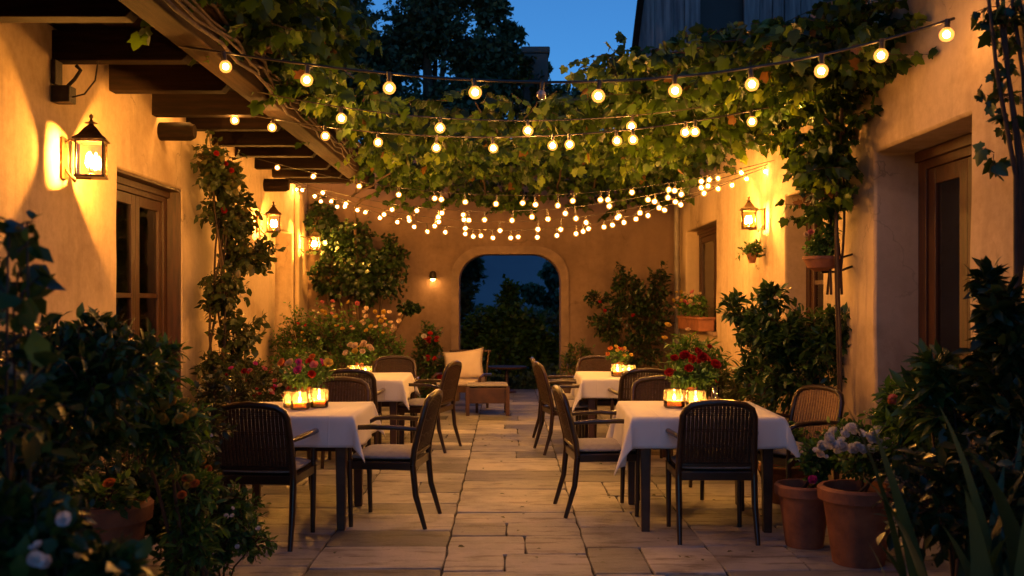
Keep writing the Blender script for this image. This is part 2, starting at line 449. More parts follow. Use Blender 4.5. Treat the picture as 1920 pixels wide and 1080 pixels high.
ROSE = [(6, .15, 1.0, .50, 0), (6, .5, .85, .42, .05), (5, .85, .65, .34, .12), (4, 1.15, .5, .25, .2)]
OPEN = [(5, .2, 1.0, .45, 0), (5, .45, .55, .25, .05), (4, 1.1, .2, .12, .05)]
BL = {}
for c in ('red', 'crimson', 'pink', 'magenta', 'cream', 'yellow', 'white', 'orange'):
    BL[c] = [blossom_mesh(c + '_blossom', c, ROSE), blossom_mesh(c + '_flower', c, OPEN)]
def blossom(parent, p, size, color, face=None, kind=0):
    o = bpy.data.objects.new('blossom', BL[color][kind]); COL.objects.link(o)
    d = Vector(face) if face is not None else Vector((random.uniform(-.5, .5), random.uniform(-1.1, -.1), random.uniform(.3, 1)))
    o.rotation_mode = 'QUATERNION'
    o.rotation_quaternion = d.to_track_quat('Z', 'Y') @ Euler((0, 0, random.random() * 6)).to_quaternion()
    o.scale = (size,) * 3; o.location = p
    if parent is not None: o.parent = parent
    return o

# ------------------------------------------------------------------ ground and paving
g = MB(); g.add([(-400, -200, -.03), (400, -200, -.03), (400, 700, -.03), (-400, 700, -.03)], [(0, 1, 2, 3)])
tag(g.build('ground', 'earth', fix=False), kind='structure')
g = MB(); g.add([(-3.3, -2.5, -.014), (2.9, -2.5, -.014), (2.9, 17.1, -.014), (-3.3, 17.1, -.014)], [(0, 1, 2, 3)])
tag(g.build('paving_bed', 'mortar', fix=False), kind='structure')

def slab(mb, x0, x1, y0, y1, rnd):
    gp = .0015
    x0 += gp; x1 -= gp; y0 += gp; y1 -= gp
    def side(a, b, n):
        return [(a[0] + (b[0] - a[0]) * i / n, a[1] + (b[1] - a[1]) * i / n) for i in range(n)]
    nx, ny = max(2, int((x1 - x0) / .12)), max(2, int((y1 - y0) / .12))
    ring = side((x0, y0), (x1, y0), nx) + side((x1, y0), (x1, y1), ny) + side((x1, y1), (x0, y1), nx) + side((x0, y1), (x0, y0), ny)
    cx, cy = (x0 + x1) / 2, (y0 + y1) / 2
    out, top = [], []
    h = rnd.uniform(-.003, .003); tx, ty = rnd.uniform(-.006, .006), rnd.uniform(-.006, .006)
    for (x, y) in ring:
        j = .0022
        dx, dy = rnd.uniform(-j, j), rnd.uniform(-j, j)
        # corners slightly rounded
        ex = 1 - abs(x - cx) / ((x1 - x0) / 2); ey = 1 - abs(y - cy) / ((y1 - y0) / 2)
        if ex < .02 and ey < .02: dx -= math.copysign(.007, x - cx); dy -= math.copysign(.007, y - cy)
        X, Y = x + dx, y + dy
        out.append((X, Y, -.02)); 
        ins = .0042 + rnd.uniform(-.001, .0015)
        l = math.hypot(X - cx, Y - cy)
        top.append((X - math.copysign(min(ins, abs(X - cx)), X - cx), Y - math.copysign(min(ins, abs(Y - cy)), Y - cy), h + tx * (X - cx) + ty * (Y - cy)))
    mids = [(o[0] * .75 + t[0] * .25, o[1] * .75 + t[1] * .25, t[2] - .005) for o, t in zip(out, top)]
    n = len(ring); fs = []
    for i in range(n):
        k = (i + 1) % n
        fs += [(i, k, n + k, n + i), (n + i, n + k, 2 * n + k, 2 * n + i)]
    fs.append(tuple(range(2 * n, 3 * n)))
    mb.add(out + mids + top, fs, rnd.random())

rnd = random.Random(3)
pv = MB()
def courses(lo, hi):
    y = -2.4; out = []
    while y < 17.0:
        h = rnd.uniform(lo, hi); out.append((y, min(y + h, 17.0))); y += h
    return out
def band(x0, x1, rows, splits):
    """a strip of paving whose courses are broken by joints that shift from course to course"""
    for (y0, y1) in rows:
        n = rnd.choice(splits); xs = [x0] + [x0 + (x1 - x0) * (k + rnd.uniform(-.22, .22)) / n for k in range(1, n)] + [x1]
        for a_, b_ in zip(xs, xs[1:]):
            if y1 - y0 > .42 and rnd.random() < .22:
                ym = y0 + (y1 - y0) * rnd.uniform(.4, .6); slab(pv, a_, b_, y0, ym, rnd); slab(pv, a_, b_, ym, y1, rnd)
            else: slab(pv, a_, b_, y0, y1, rnd)
band(-3.28, -1.12, courses(.36, .6), (2, 3, 3, 4))
band(-1.12, -.36, courses(.32, .52), (1, 1, 2))
band(-.36, .48, courses(.3, .5), (2, 2, 2, 1))
band(.48, 1.22, courses(.34, .6), (1, 1, 2))
band(1.22, 2.86, courses(.38, .6), (2, 2, 3))
tag(pv.build('paving', 'slab', tint=True, fix=False), kind='structure')

# ------------------------------------------------------------------ walls
def grid_wall(us, vs_, holes, th, amp=.012, seed=0, hole_th=None):
    """closed wall with rectangular holes in (u, d, v): u along, d into the wall, v up"""
    def fill(a, step):
        a = sorted(set(a)); out = []
        for p, q in zip(a, a[1:]):
            n = max(1, round((q - p) / step)); out += [p + (q - p) * i / n for i in range(n)]
        return out + [a[-1]]
    U = fill(list(us) + [h[0] for h in holes] + [h[1] for h in holes], .13)
    V = fill(list(vs_) + [h[2] for h in holes] + [h[3] for h in holes], .13)
    inh = lambda u, v: any(h[0] < u < h[1] and h[2] < v < h[3] for h in holes)
    mb = MB(); idx = {}
    def vert(i, j, b):
        k = (i, j, b)
        if k not in idx:
            u, v = U[i], V[j]
            n = noise.noise(Vector((u * .9 + seed, v * .9, seed))) * amp + noise.noise(Vector((u * 3.1, v * 3.1, seed + 5))) * amp * .35
            idx[k] = len(mb.v); mb.v.append((u, th if b else n, v))
        return idx[k]
    for i in range(len(U) - 1):
        for j in range(len(V) - 1):
            if inh((U[i] + U[i + 1]) / 2, (V[j] + V[j + 1]) / 2): continue
            mb.f.append([vert(i, j, 0), vert(i + 1, j, 0), vert(i + 1, j + 1, 0), vert(i, j + 1, 0)]); mb.t.append(0)
            mb.f.append([vert(i, j, 1), vert(i, j + 1, 1), vert(i + 1, j + 1, 1), vert(i + 1, j, 1)]); mb.t.append(0)
            for (di, dj, e) in ((-1, 0, ((i, j), (i, j + 1))), (1, 0, ((i + 1, j), (i + 1, j + 1))), (0, -1, ((i, j), (i + 1, j))), (0, 1, ((i, j + 1), (i + 1, j + 1)))):
                ii, jj = i + di, j + dj
                if 0 <= ii < len(U) - 1 and 0 <= jj < len(V) - 1 and not inh((U[ii] + U[ii + 1]) / 2, (V[jj] + V[jj + 1]) / 2): continue
                (a, b), (c, d) = e
                mb.f.append([vert(a, b, 0), vert(c, d, 0), vert(c, d, 1), vert(a, b, 1)]); mb.t.append(0)
    return mb

left = lambda v: Vector((XL - v.y, v.x, v.z))
right = lambda v: Vector((XR + v.y, v.x, v.z))
back = lambda v: Vector((v.x, YB + v.y, v.z))

# ---- door and window joinery, in wall coordinates (u, d, v)
def joinery(parent, xf, name, u0, u1, v0, v1, d, leaves_, rails, fw=.09, sw=.085, handle=True, curtain=True, glassmat='pane', kick=.25):
    root = MB()
    dz = .07
    root.box((u0, d, v0), (u0 + fw, d + dz, v1)); root.box((u1 - fw, d, v0), (u1, d + dz, v1)); root.box((u0 + fw, d, v1 - fw), (u1 - fw, d + dz, v1))
    root.box((u0, d - .025, v1 - fw * .55), (u1, d - .002, v1))
    if v0 > .1: root.box((u0 + fw, d, v0), (u1 - fw, d + dz, v0 + fw * .7))
    o = root.build(name, 'door', parent, bevel=.004, xf=xf)
    a0, a1 = u0 + fw + .003, u1 - fw - .003
    w = (a1 - a0) / leaves_
    b0 = v0 + (fw * .7 + .003 if v0 > .1 else .01); b1 = v1 - fw - .003
    for k in range(leaves_):
        l0, l1 = a0 + k * w + .0015, a0 + (k + 1) * w - .0015
        lf = MB(); dd = d + .015
        lf.box((l0, dd, b0), (l0 + sw, dd + .045, b1)); lf.box((l1 - sw, dd, b0), (l1, dd + .045, b1))
        lf.box((l0 + sw, dd, b1 - sw), (l1 - sw, dd + .045, b1)); lf.box((l0 + sw, dd, b0), (l1 - sw, dd + .045, b0 + kick))
        zs = [b0 + kick] + [b0 + kick + (b1 - sw - b0 - kick) * t for t in rails] + [b1 - sw]
        for z in zs[1:-1]: lf.box((l0 + sw, dd + .004, z - .02), (l1 - sw, dd + .041, z + .02))
        lo = lf.build('door_leaf' if v0 < .1 else 'casement', 'door', o, bevel=.004, xf=xf)
        for za, zb in zip(zs, zs[1:]):
            ia = .02 if za != zs[0] else 0; ib = .02 if zb != zs[-1] else 0
            p = MB(); p.box((l0 + sw + .001, dd + .018, za + ia + .001), (l1 - sw - .001, dd + .024, zb - ib - .001)); p.build('pane', glassmat, o, xf=xf)
    if handle:
        h = MB(); hu = a0 + w * (1 if leaves_ > 1 else .92) - (.045 if leaves_ > 1 else 0)
        h.tube([(hu, d + .014, 1.03), (hu, d - .045, 1.03), (hu - .10, d - .05, 1.03)], [.011, .010, .008], 8)
        h.lathe([(.02, 0), (.022, .008), (.012, .014)], (hu, d, 1.03)); h.build('handle', 'brass', o, smooth=40, xf=xf)
    if curtain:
        c = MB(); n = 40; vs = []
        for i in range(n + 1):
            t = i / n; u = a0 + .02 + (a1 - a0 - .04) * t
            vs += [(u, d + .12 + .015 * math.sin(t * 60) + .01 * math.sin(t * 23), b0), (u, d + .12 + .012 * math.sin(t * 60 + .4), b1)]
        c.add(vs, [(2 * i, 2 * i + 2, 2 * i + 3, 2 * i + 1) for i in range(n)])
        c.build('curtain', 'curtain', o, smooth=True, fix=False, xf=xf)
    return o

# ---- house on the door side (lantern wall under the rafters)
hl = empty('stucco_house', (0, 0, 0), 0, 'ochre stucco house with dark rafters over a wooden double door', 'house')
LD = (7.67, 9.18, -.02, 2.53)            # double door
LN = (12.9, 14.0, -.02, 2.46)            # plain recess further on
LH = [LD, LN]
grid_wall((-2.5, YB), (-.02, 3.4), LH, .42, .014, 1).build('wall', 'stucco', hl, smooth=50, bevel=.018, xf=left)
b = MB(); b.box((LD[1] - .026, .003, 0), (LD[1] - .003, .20, 2.5)); b.box((LD[0] + .003, .003, 2.503), (LD[1] - .003, .20, 2.526)); b.build('door_lining', 'door', hl, xf=left)
joinery(hl, left, 'double_door', LD[0] + .005, LD[1] - .029, 0, LD[3] - .03, .12, 2, (.02, .63), fw=.1, sw=.09)
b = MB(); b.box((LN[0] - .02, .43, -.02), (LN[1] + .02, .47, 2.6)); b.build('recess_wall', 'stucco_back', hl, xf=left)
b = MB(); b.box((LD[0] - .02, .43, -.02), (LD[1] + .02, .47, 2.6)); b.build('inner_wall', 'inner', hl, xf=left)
# pillar strip near the corner
b = MB(); b.box((14.05, -.07, -.02), (14.32, -.001, 3.05)); b.build('pilaster', 'stucco', hl, bevel=.02, xf=left)
ys = [4.6, 5.6, 6.56, 7.5, 8.42, 9.3, 10.15, 11.0, 11.85, 12.7, 13.5]
for i, yy in enumerate(ys):
    b = MB(); z0 = 3.09 + random.uniform(-.015, .02)
    x1 = -2.08 + random.uniform(-.03, .03)
    vs = [(XL - .2, z0), (x1 - .06, z0), (x1, z0 + .07), (x1, z0 + .2), (XL - .2, z0 + .2)]
    w = .13
    pts = [(x, yy, z) for x, z in vs] + [(x, yy + w, z) for x, z in vs]
    b.add(pts, [(0, 1, 2, 3, 4), (9, 8, 7, 6, 5)] + [(k, (k + 1) % 5, 5 + (k + 1) % 5, 5 + k) for k in range(5)])
    b.build('rafter', 'beam', hl, bevel=.006)
# boards over the rafters, fascia beam along their ends
b = MB()
x = XL - .25
while x < -2.0:
    b.box((x, 2.0, 3.312), (x + .148, 14.0, 3.332)); x += .152
b.build('roof_boarding', 'beam', hl)
b = MB(); b.box((-2.07, 2.0, 3.10), (-1.88, 14.2, 3.31)); b.box((-1.99, 2.0, 3.335), (-1.86, 14.2, 3.40)); b.build('fascia_beam', 'beam2', hl, bevel=.01)
# clay tile roof above
b = MB(); n = 90; vs = []; 
for j, (xx, zz) in enumerate(((-1.80, 3.42), (-2.6, 3.66), (-3.6, 3.96), (-5.2, 4.45))):
    for i in range(n * 6 + 1):
        yy = 1.5 + 12.9 * i / (n * 6)
        vs.append((xx, yy, zz + .035 * abs(math.sin(math.pi * i / 6))))
m_ = n * 6 + 1
b.add(vs, [(j * m_ + i, j * m_ + i + 1, (j + 1) * m_ + i + 1, (j + 1) * m_ + i) for j in range(3) for i in range(m_ - 1)])
b.build('roof', 'roof', hl, smooth=40, fix=False, solid=.02)
# round beam ends poking out of the wall
for (yy, zz) in ((8.62, 2.97), (12.35, 2.94)):
    b = MB(); b.tube([(XL - .1, yy, zz), (XL + .26, yy, zz), (XL + .3, yy, zz)], [.08, .08, .06], 12); b.build('beam_end', 'beam', hl, smooth=40)

# ---- house opposite (deep door reveal, windows)
hr = empty('plastered_house', (0, 0, 0), 0, 'cream plastered house with deep door reveal, small windows and a drainpipe', 'house')
RD = (5.52, 6.95, -.02, 2.54); RW = (8.12, 9.19, -.02, 2.47); RS = (12.2, 14.3, 1.12, 2.5)
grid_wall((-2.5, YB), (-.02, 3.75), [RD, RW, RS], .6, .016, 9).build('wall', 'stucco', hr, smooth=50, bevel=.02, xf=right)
joinery(hr, right, 'house_door', RD[0] + .005, RD[1] - .005, 0, RD[3] - .005, .30, 2, (.42,), fw=.13, sw=.11)
joinery(hr, right, 'garden_door', RW[0] + .005, RW[1] - .005, 0, RW[3] - .005, .19, 1, (.4, .7), fw=.1, sw=.09)
joinery(hr, right, 'window', RS[0] + .005, RS[1] - .005, RS[2] + .005, RS[3] - .005, .19, 2, (), fw=.09, sw=.08, handle=False, kick=.08)
b = MB(); b.box((RS[0] - .06, -.06, RS[2] - .045), (RS[1] + .05, .18, RS[2] + .003)); b.build('window_sill', 'trim', hr, bevel=.008, xf=right)
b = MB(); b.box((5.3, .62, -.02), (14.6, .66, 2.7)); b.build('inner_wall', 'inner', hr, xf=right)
b = MB(); pts = [(2.49, 14.55, 3.7), (2.49, 14.55, .12), (2.44, 14.45, .04)]
b.tube(pts, .045, 12); 
for zz in (.6, 1.8, 3.0): b.lathe([(.052, 0), (.052, .04)], (2.49, 14.55, zz), 12)
b.build('drainpipe', 'zinc', hr, smooth=40)
b = MB(); b.box((-2.5, -.1, 3.752), (YB - .3, .7, 3.83)); b.build('wall_cap', 'trim', hr, bevel=.01, xf=right)

# ---- garden wall with the arch
gw = empty('garden_wall', (0, 0, 0), 0, 'tall brown stucco wall closing the courtyard, with the flattened archway in it', 'wall')
AX0, AX1, AZ = -.723, .82, 2.215
mbw = grid_wall((XL - .3, XR + .3), (-.02, 3.75), [(AX0, AX1, -.02, AZ)], .42, .008, 20)
ac = (.44, .40)  # corner radii of the arch
def arch_pts(inset=0.0, n=10):
    x0, x1, zt = AX0 + inset, AX1 - inset, AZ - inset
    rx, rz = ac[0] - inset * .6, ac[1] - inset * .6
    p = [(x0, -.02), (x0, zt - rz)]
    p += [(x0 + rx - rx * math.cos(a), zt - rz + rz * math.sin(a)) for a in [math.pi / 2 * k / n for k in range(1, n)]]
    p += [(x0 + rx, zt), (x1 - rx, zt)]
    p += [(x1 - rx + rx * math.sin(a), zt - rz + rz * math.cos(a)) for a in [math.pi / 2 * k / n for k in range(1, n)]]
    p += [(x1, zt - rz), (x1, -.02)]
    return p
for sgn in (0, 1):
    n = 10; pl = []
    for k in range(n + 1):
        a = math.pi / 2 * k / n
        xx = AX0 + ac[0] - ac[0] * math.cos(a) if sgn == 0 else AX1 - ac[0] + ac[0] * math.cos(a)
        pl.append((xx, AZ - ac[1] + ac[1] * math.sin(a)))
    pl.append((AX0 if sgn == 0 else AX1, AZ))
    k = len(pl); vs = [(x, .001, z) for x, z in pl] + [(x, .419, z) for x, z in pl]
    mbw.add(vs, [tuple(range(k)), tuple(range(2 * k - 1, k - 1, -1))] + [(i, (i + 1) % k, k + (i + 1) % k, k + i) for i in range(k)])
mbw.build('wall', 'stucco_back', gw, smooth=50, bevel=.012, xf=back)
inn = arch_pts(0.004); outp = arch_pts(-.115)
b = MB(); k = len(inn)
vs = [(x, -.03, z) for x, z in inn] + [(x, -.03, z) for x, z in outp] + [(x, .45, z) for x, z in inn] + [(x, .012, z) for x, z in outp]
fs = []
for i in range(k - 1):
    fs += [(i, i + 1, k + i + 1, k + i), (i, 2 * k + i, 2 * k + i + 1, i + 1), (k + i, k + i + 1, 3 * k + i + 1, 3 * k + i)]
b.add(vs, fs); b.build('arch_surround', 'trim', gw, smooth=35, fix=False, xf=back, bevel=0)
b = MB(); b.box((XL - .3, -.06, 3.752), (XR + .3, .5, 3.83)); b.build('coping', 'trim', gw, bevel=.01, xf=back)

# ------------------------------------------------------------------ buildings, tower beyond the wall
th = empty('timber_barn', (0, 0, 0), 0, 'dark weathered timber barn rising above the vines, with tall black openings', 'barn')
b = MB(); x = 2.15; rr = random.Random(5)
while x < 7.0:
    w = rr.uniform(.17, .32); gapx = (3.02 < x < 3.2) or (3.32 < x + w * .5 < 3.85)
    if not gapx:
        lean = -.3 * (x < 2.3)
        b.box((x, 16.2 + rr.uniform(-.02, .02), 0), (x + w - .012, 16.26, 10.5 + rr.uniform(-.1, .1)))
    x += w
b.build('board_wall', 'boards', th, bevel=.004)
b = MB(); b.box((2.85, 16.3, 0), (7, 20.5, 10.4)); b.build('inner_wall', 'darkgap', th)
b = MB(); b.tube([(1.98, 16.1, 4.8), (2.12, 16.1, 6.0), (2.3, 16.1, 7.4), (2.3, 16.1, 10.6)], [.06, .06, .07, .07], 6); b.build('corner_post', 'beam', th)
b = MB(); b.box((1.9, 15.8, 10.6), (7.4, 21.4, 10.75)); b.build('roof', 'roof', th)
nh = empty('neighbouring_house', (0, 0, 0), 0, 'almost black tall house end standing behind the tree, above the rafters', 'house')
b = MB(); b.box((-9, 16.0, 0), (-3.04, 24, 10.5), Matrix.Rotation(R(-17), 3, 'Z').inverted(), (-3.04, 16.0, 0)); b.build('wall', 'render', nh, bevel=.02)
b = MB(); b.box((-3.035, 15.93, 0), (-2.93, 16.03, 10.5)); b.build('corner_pipe', 'render', nh, bevel=.02)
b = MB(); b.box((-9.3, 15.7, 10.51), (-2.8, 24.3, 10.7), Matrix.Rotation(R(17), 3, 'Z'), (-3.04, 16.0, 0)); b.build('roof', 'roof', nh)
tw = empty('chimney_stack', (.44, 15.21, 3.832), 0, 'square dark chimney stack on top of the garden wall, beside the treetop', 'chimney')
b = MB(); b.box((-.19, -.16, 0), (.19, .16, 1.42)); b.build('shaft', 'render', tw, bevel=.02)
b = MB(); b.box((-.215, -.185, 1.422), (.215, .185, 1.52)); b.build('cap', 'render', tw, bevel=.02)

# added ridge, put in to darken the low sky inside the arch
b = MB(); n = 80; vs = []
for i in range(n + 1):
    X = -300 + 600 * i / n
    h = 26 + 8 * noise.noise(Vector((X * .012, 3, 1))) + 2 * noise.noise(Vector((X * .07, 3, 1)))
    vs += [(X, 380, -.03), (X, 420, h * .8), (X, 470, h + 4), (X, 560, -.03)]
b.add(vs, [(i * 4 + j, i * 4 + j + 1, i * 4 + j + 5, i * 4 + j + 4) for i in range(n) for j in range(3)])
tag(b.build('added_hill', 'added_hill', smooth=True, fix=False), kind='structure')

# ------------------------------------------------------------------ tables
def make_table(name, cx, cy, w, l, label, clabel, drops, rz=0, seed=0):
    """drops: (x-, x+, y-, y+) overhang of the cloth"""
    t = empty(name, (cx, cy, 0), rz, label, 'table', 'dining tables set for the evening')
    b = MB(); b.box((-w / 2, -l / 2, .722), (w / 2, l / 2, .75)); b.build('table_top', 'tablewood', t, bevel=.005)
    for sx in (-1, 1):
        for sy in (-1, 1):
            x, y = sx * (w / 2 - .085), sy * (l / 2 - .085)
            b = MB(); b.box((x - .037, y - .037, 0), (x + .037, y + .037, .72), taper=.72); b.build('leg', 'tablewood', t, bevel=.005)
    b = MB()
    def apron(p0, p1, ax):
        n = 8; vs = []
        for i in range(n + 1):
            s = i / n; u = p0 + (p1 - p0) * s; z = .60 + .035 * math.sin(math.pi * s)
            for dd in (-.011, .011):
                for zz in (z, .718):
                    vs.append((u, ax + dd, zz))
        fs = [(0, 1, 3, 2), (n * 4, n * 4 + 2, n * 4 + 3, n * 4 + 1)]
        for i in range(n):
            o = i * 4; q = o + 4
            fs += [(o, q, q + 1, o + 1), (o + 2, o + 3, q + 3, q + 2), (o, o + 2, q + 2, q), (o + 1, q + 1, q + 3, o + 3)]
        return vs, fs
    for s in (-1, 1):
        vs, fs = apron(-w / 2 + .125, w / 2 - .125, s * (l / 2 - .085)); b.add(vs, fs)
        vs, fs = apron(-l / 2 + .125, l / 2 - .125, s * (w / 2 - .085)); b.add([(y, x, z) for x, y, z in vs], fs)
    b.build('apron', 'tablewood', t)
    # cloth
    rs = random.Random(seed)
    dxm, dxp, dym, dyp = drops
    def axis(h, dm, dp):
        nm, ni, np_ = int(dm / .022) + 1, 18, int(dp / .022) + 1
        return [(-h, -dm * (1 - i / nm)) for i in range(nm)] + [(-h + 2 * h * i / ni, 0.) for i in range(ni + 1)] + [(h, dp * (i + 1) / np_) for i in range(np_)]
    hw, hl_ = w / 2 + .006, l / 2 + .006
    AX, AY = axis(hw, dxm, dxp), axis(hl_, dym, dyp)
    ph = [rs.uniform(0, 6) for _ in range(8)]
    vs = []
    for (x, du) in AX:
        for (y, dv) in AY:
            su, sv = (1 if du >= 0 else -1), (1 if dv >= 0 else -1)
            a, c = abs(du), abs(dv)
            X, Y, Z = x, y, .754
            if a and not c:
                f = a / .3; rip = .014 * math.sin(y * 9 + ph[0] + su) + .008 * math.sin(y * 21 + ph[1])
                X += su * (.008 + a * .10 + (rip * f)); Z -= a - .004
            elif c and not a:
                f = c / .3; rip = .014 * math.sin(x * 9 + ph[2] + sv) + .008 * math.sin(x * 23 + ph[3])
                Y += sv * (.008 + c * .10 + (rip * f)); Z -= c - .004
            elif a and c:
                r = math.hypot(a, c); th_ = math.atan2(c, a)
                # the square corner hangs as a tail with two soft folds
                fold = math.sin(2 * th_)
                out = .008 + r * (.10 + .24 * fold + .05 * math.sin(th_ * 6 + ph[4]))
                X += su * out * math.cos(th_) ** 1.0; Y += sv * out * math.sin(th_)
                ripx = .014 * math.sin(hl_ * sv * 9 + ph[0] + su) + .008 * math.sin(hl_ * sv * 21 + ph[1])
                ripy = .014 * math.sin(hw * su * 9 + ph[2] + sv) + .008 * math.sin(hw * su * 23 + ph[3])
                X += su * ripx * (a / .3) * math.cos(th_); Y += sv * ripy * (c / .3) * math.sin(th_)
                Z -= r * (1 - .02 * fold) - .004
            else:
                Z += .0012 * math.sin(x * 11 + ph[5]) * math.sin(y * 9 + ph[6])
            vs.append((X, Y, Z))
    m_ = len(AY)
    b = MB(); b.add(vs, [(i * m_ + j, (i + 1) * m_ + j, (i + 1) * m_ + j + 1, i * m_ + j + 1) for i in range(len(AX) - 1) for j in range(m_ - 1)])
    c = b.build('tablecloth', 'cloth', None, smooth=True, fix=False, solid=.002)
    c.location = (cx, cy, 0); c.rotation_euler = (0, 0, rz)
    tag(c, clabel, 'tablecloth', 'white tablecloths')
    return t
make_table('dining_table', -1.46, 6.92, .92, .94, 'dark wood table by the shrubs, nearest the lantern double door', 'pale cloth under the red and magenta bouquet', (.22, .22, .20, .2), 0, 1)
make_table('dining_table', 1.31, 6.92, .96, 1.04, 'dark wood table beside the terracotta pots of white flowers', 'pale cloth with long corner tail, under the crimson rose bouquet', (.32, .2, .2, .2), R(-1.5), 2)
make_table('dining_table', -1.46, 9.9, .92, 1.05, 'dark wood table beside the flowering hedge, under cream roses', 'pale cloth under the cream rose bouquet', (.2, .2, .2, .2), R(1), 3)
make_table('dining_table', 1.18, 10.05, .88, 1.1, 'dark wood table before the laurel on the garden wall', 'pale cloth under the small yellow and red bouquet', (.27, .2, .18, .2), R(-1), 4)

# ------------------------------------------------------------------ chairs
def make_chair():
    """faces +Y; back at -Y"""
    t = empty('wicker_armchair')
    w = .235
    def post(s):   # rear leg continuing as the back post, leaning backwards
        return [(s * (w + .005), -.30, 0), (s * w, -.235, .22), (s * w, -.215, .42), (s * (w - .004), -.225, .52), (s * (w - .008), -.262, .68)]
    for s in (-1, 1):
        b = MB(); b.tube([(s * w, .205, 0), (s * w, .21, .2), (s * w, .215, .44)], [.015, .018, .021], 8); b.build('leg', 'chair', t, smooth=50)
    for s in (-1, 1):
        b = MB(); b.tube(post(s)[:3], [.015, .02, .022], 8); b.build('leg', 'chair', t, smooth=50)
    b = MB()
    left_ = [(-w, -.2155, .421)] + post(-1)[3:]
    arch = [(-w + .014, -.292, .79), (-w + .032, -.306, .835), (-w + .075, -.316, .862), (-.08, -.322, .876), (0, -.324, .88)]
    pts = left_ + arch + [(-x, y, z) for x, y, z in arch[:-1][::-1]] + [(-x, y, z) for x, y, z in left_[::-1]]
    b.tube(pts, [.021] * len(pts), 8, flat=1.0)
    b.tube([(-w + .01, -.222, .485), (0, -.232, .485), (w - .01, -.222, .485)], .014, 6)
    b.build('back_frame', 'chair', t, smooth=50)
    # woven back
    def backy(z):
        if z < .52: return -.222 - (z - .485) * .2
        if z < .68: return -.229 - (z - .52) / .16 * .036
        return -.265 - (z - .68) / .2 * .055
    b = MB(); n = 36
    for i in range(n + 1):
        x = -w + .022 + (2 * w - .044) * i / n
        e = abs(x) / w; zt = .868 - .05 * max(0, (e - .72) / .28) ** 2
        dip = -.018 * (1 - e * e)
        zs = [.487, .58, .68, .77, zt]
        b.tube([(x, backy(z) + dip * math.sin(math.pi * (z - .48) / .4) + (.0025 if i % 2 else -.0025), z) for z in zs], .0070, 4, cap=False)
    for z in (.50, .512, .524, .60, .612, .70, .712, .80, .812, .824, .836):
        e_ = w - .02; k = int(z * 1000) // 12
        b.tube([(x, backy(z) - .018 * (1 - (x / w) ** 2) * math.sin(math.pi * (z - .48) / .4) + (.004 if (j + k) % 2 else -.004), z) for j, x in enumerate([-e_, -.16, -.11, -.055, 0, .055, .11, .16, e_])], .0048, 4, cap=False)
    b.build('woven_back', 'wicker', t, smooth=True, fix=False)
    for s in (-1, 1):
        b = MB()
        b.tube([(s * (w - .004), -.235, .655), (s * (w + .03), -.12, .668), (s * (w + .045), .06, .672), (s * (w + .03), .17, .665), (s * (w + .008), .222, .635), (s * w, .216, .56), (s * w, .214, .4405)],
               [.016, .02, .021, .02, .019, .017, .017], 8, flat=.85)
        b.build('armrest', 'chair', t, smooth=50)
    b = MB()
    b.box((-w + .01, .2, .385), (w - .01, .226, .438)); b.box((-w + .01, -.226, .385), (w - .01, -.2, .438))
    b.box((-w - .012, -.2, .385), (-w + .012, .2, .438)); b.box((w - .012, -.2, .385), (w + .012, .2, .438))
    b.box((-w + .012, -.2, .425), (w - .012, .2, .44))
    b.build('seat_frame', 'chair', t, bevel=.004)
    b = MB(); n = 10; vs = []
    for side in (0, 1):
        for i in range(n + 1):
            for j in range(n + 1):
                u, v = 2 * i / n - 1, 2 * j / n - 1
                rr_ = 1 - .03 * (u * u * v * v)
                puff = (1 - u ** 4) * (1 - v ** 4)
                vs.append((u * .228 * rr_, .005 + v * .215 * rr_, (.470 + .030 * puff ** .5 if side else .456 - .014 * puff ** .4)))
    q = (n + 1) ** 2; fs = []
    for i in range(n):
        for j in range(n):
            a = i * (n + 1) + j
            fs += [(a, a + 1, a + n + 2, a + n + 1), (q + a, q + a + n + 1, q + a + n + 2, q + a + 1)]
    for i in range(n):
        a0, a1 = i, i + 1; fs.append((a0, a1, q + a1, q + a0)); c0, c1 = n * (n + 1) + i, n * (n + 1) + i + 1; fs.append((c0, q + c0, q + c1, c1))
        d0, d1 = i * (n + 1), (i + 1) * (n + 1); fs.append((d0, q + d0, q + d1, d1)); e0, e1 = d0 + n, d1 + n; fs.append((e0, e1, q + e1, q + e0))
    b.add(vs, fs); b.build('seat_cushion', 'cushion', t, smooth=60, bevel=.006)
    return t
proto = make_chair(); used = [False]
GC = 'wicker armchairs round the tables'
def chair(x, y, deg, label):
    o = proto if not used[0] else copy_tree(proto)
    used[0] = True
    o.location = (x, y, 0); o.rotation_euler = (0, 0, R(deg))
    tag(o, label, 'chair', GC); return o
# deg 0 faces away from the camera, 90 faces -X, -90 faces +X, 180 faces the camera
chair(-1.51, 6.28, -5, 'wicker armchair with its back to us, half in the shrubs with the yellow flowers')
chair(-.80, 6.83, 82, 'wicker armchair at the red and magenta bouquet table, side-on beside the bare paving')
chair(-1.34, 7.62, 176, 'low-showing chair top behind the candle jars of the red and magenta bouquet')
chair(-1.43, 9.24, 3, 'wicker armchair tucked at the cream rose table, its back facing us')
chair(-.83, 10.15, 74, 'wicker armchair at the cream rose table, side-on before the lounge chair')
chair(-1.24, 10.75, 180, 'small chair top behind the candle jars of the cream rose table')
chair(1.31, 6.42, -1, 'wicker armchair with reed back to us, in front of the long-tailed tablecloth')
chair(.68, 7.16, -84, 'wicker armchair side-on with grey seat, by the long corner tail of the cloth')
chair(1.24, 7.72, 180, 'chair top showing just behind the crimson bouquet jars, facing us')
pc = chair(1.98, 7.02, 118, 'tan-lit chair squeezed between the crimson rose table and the laurel shrub')
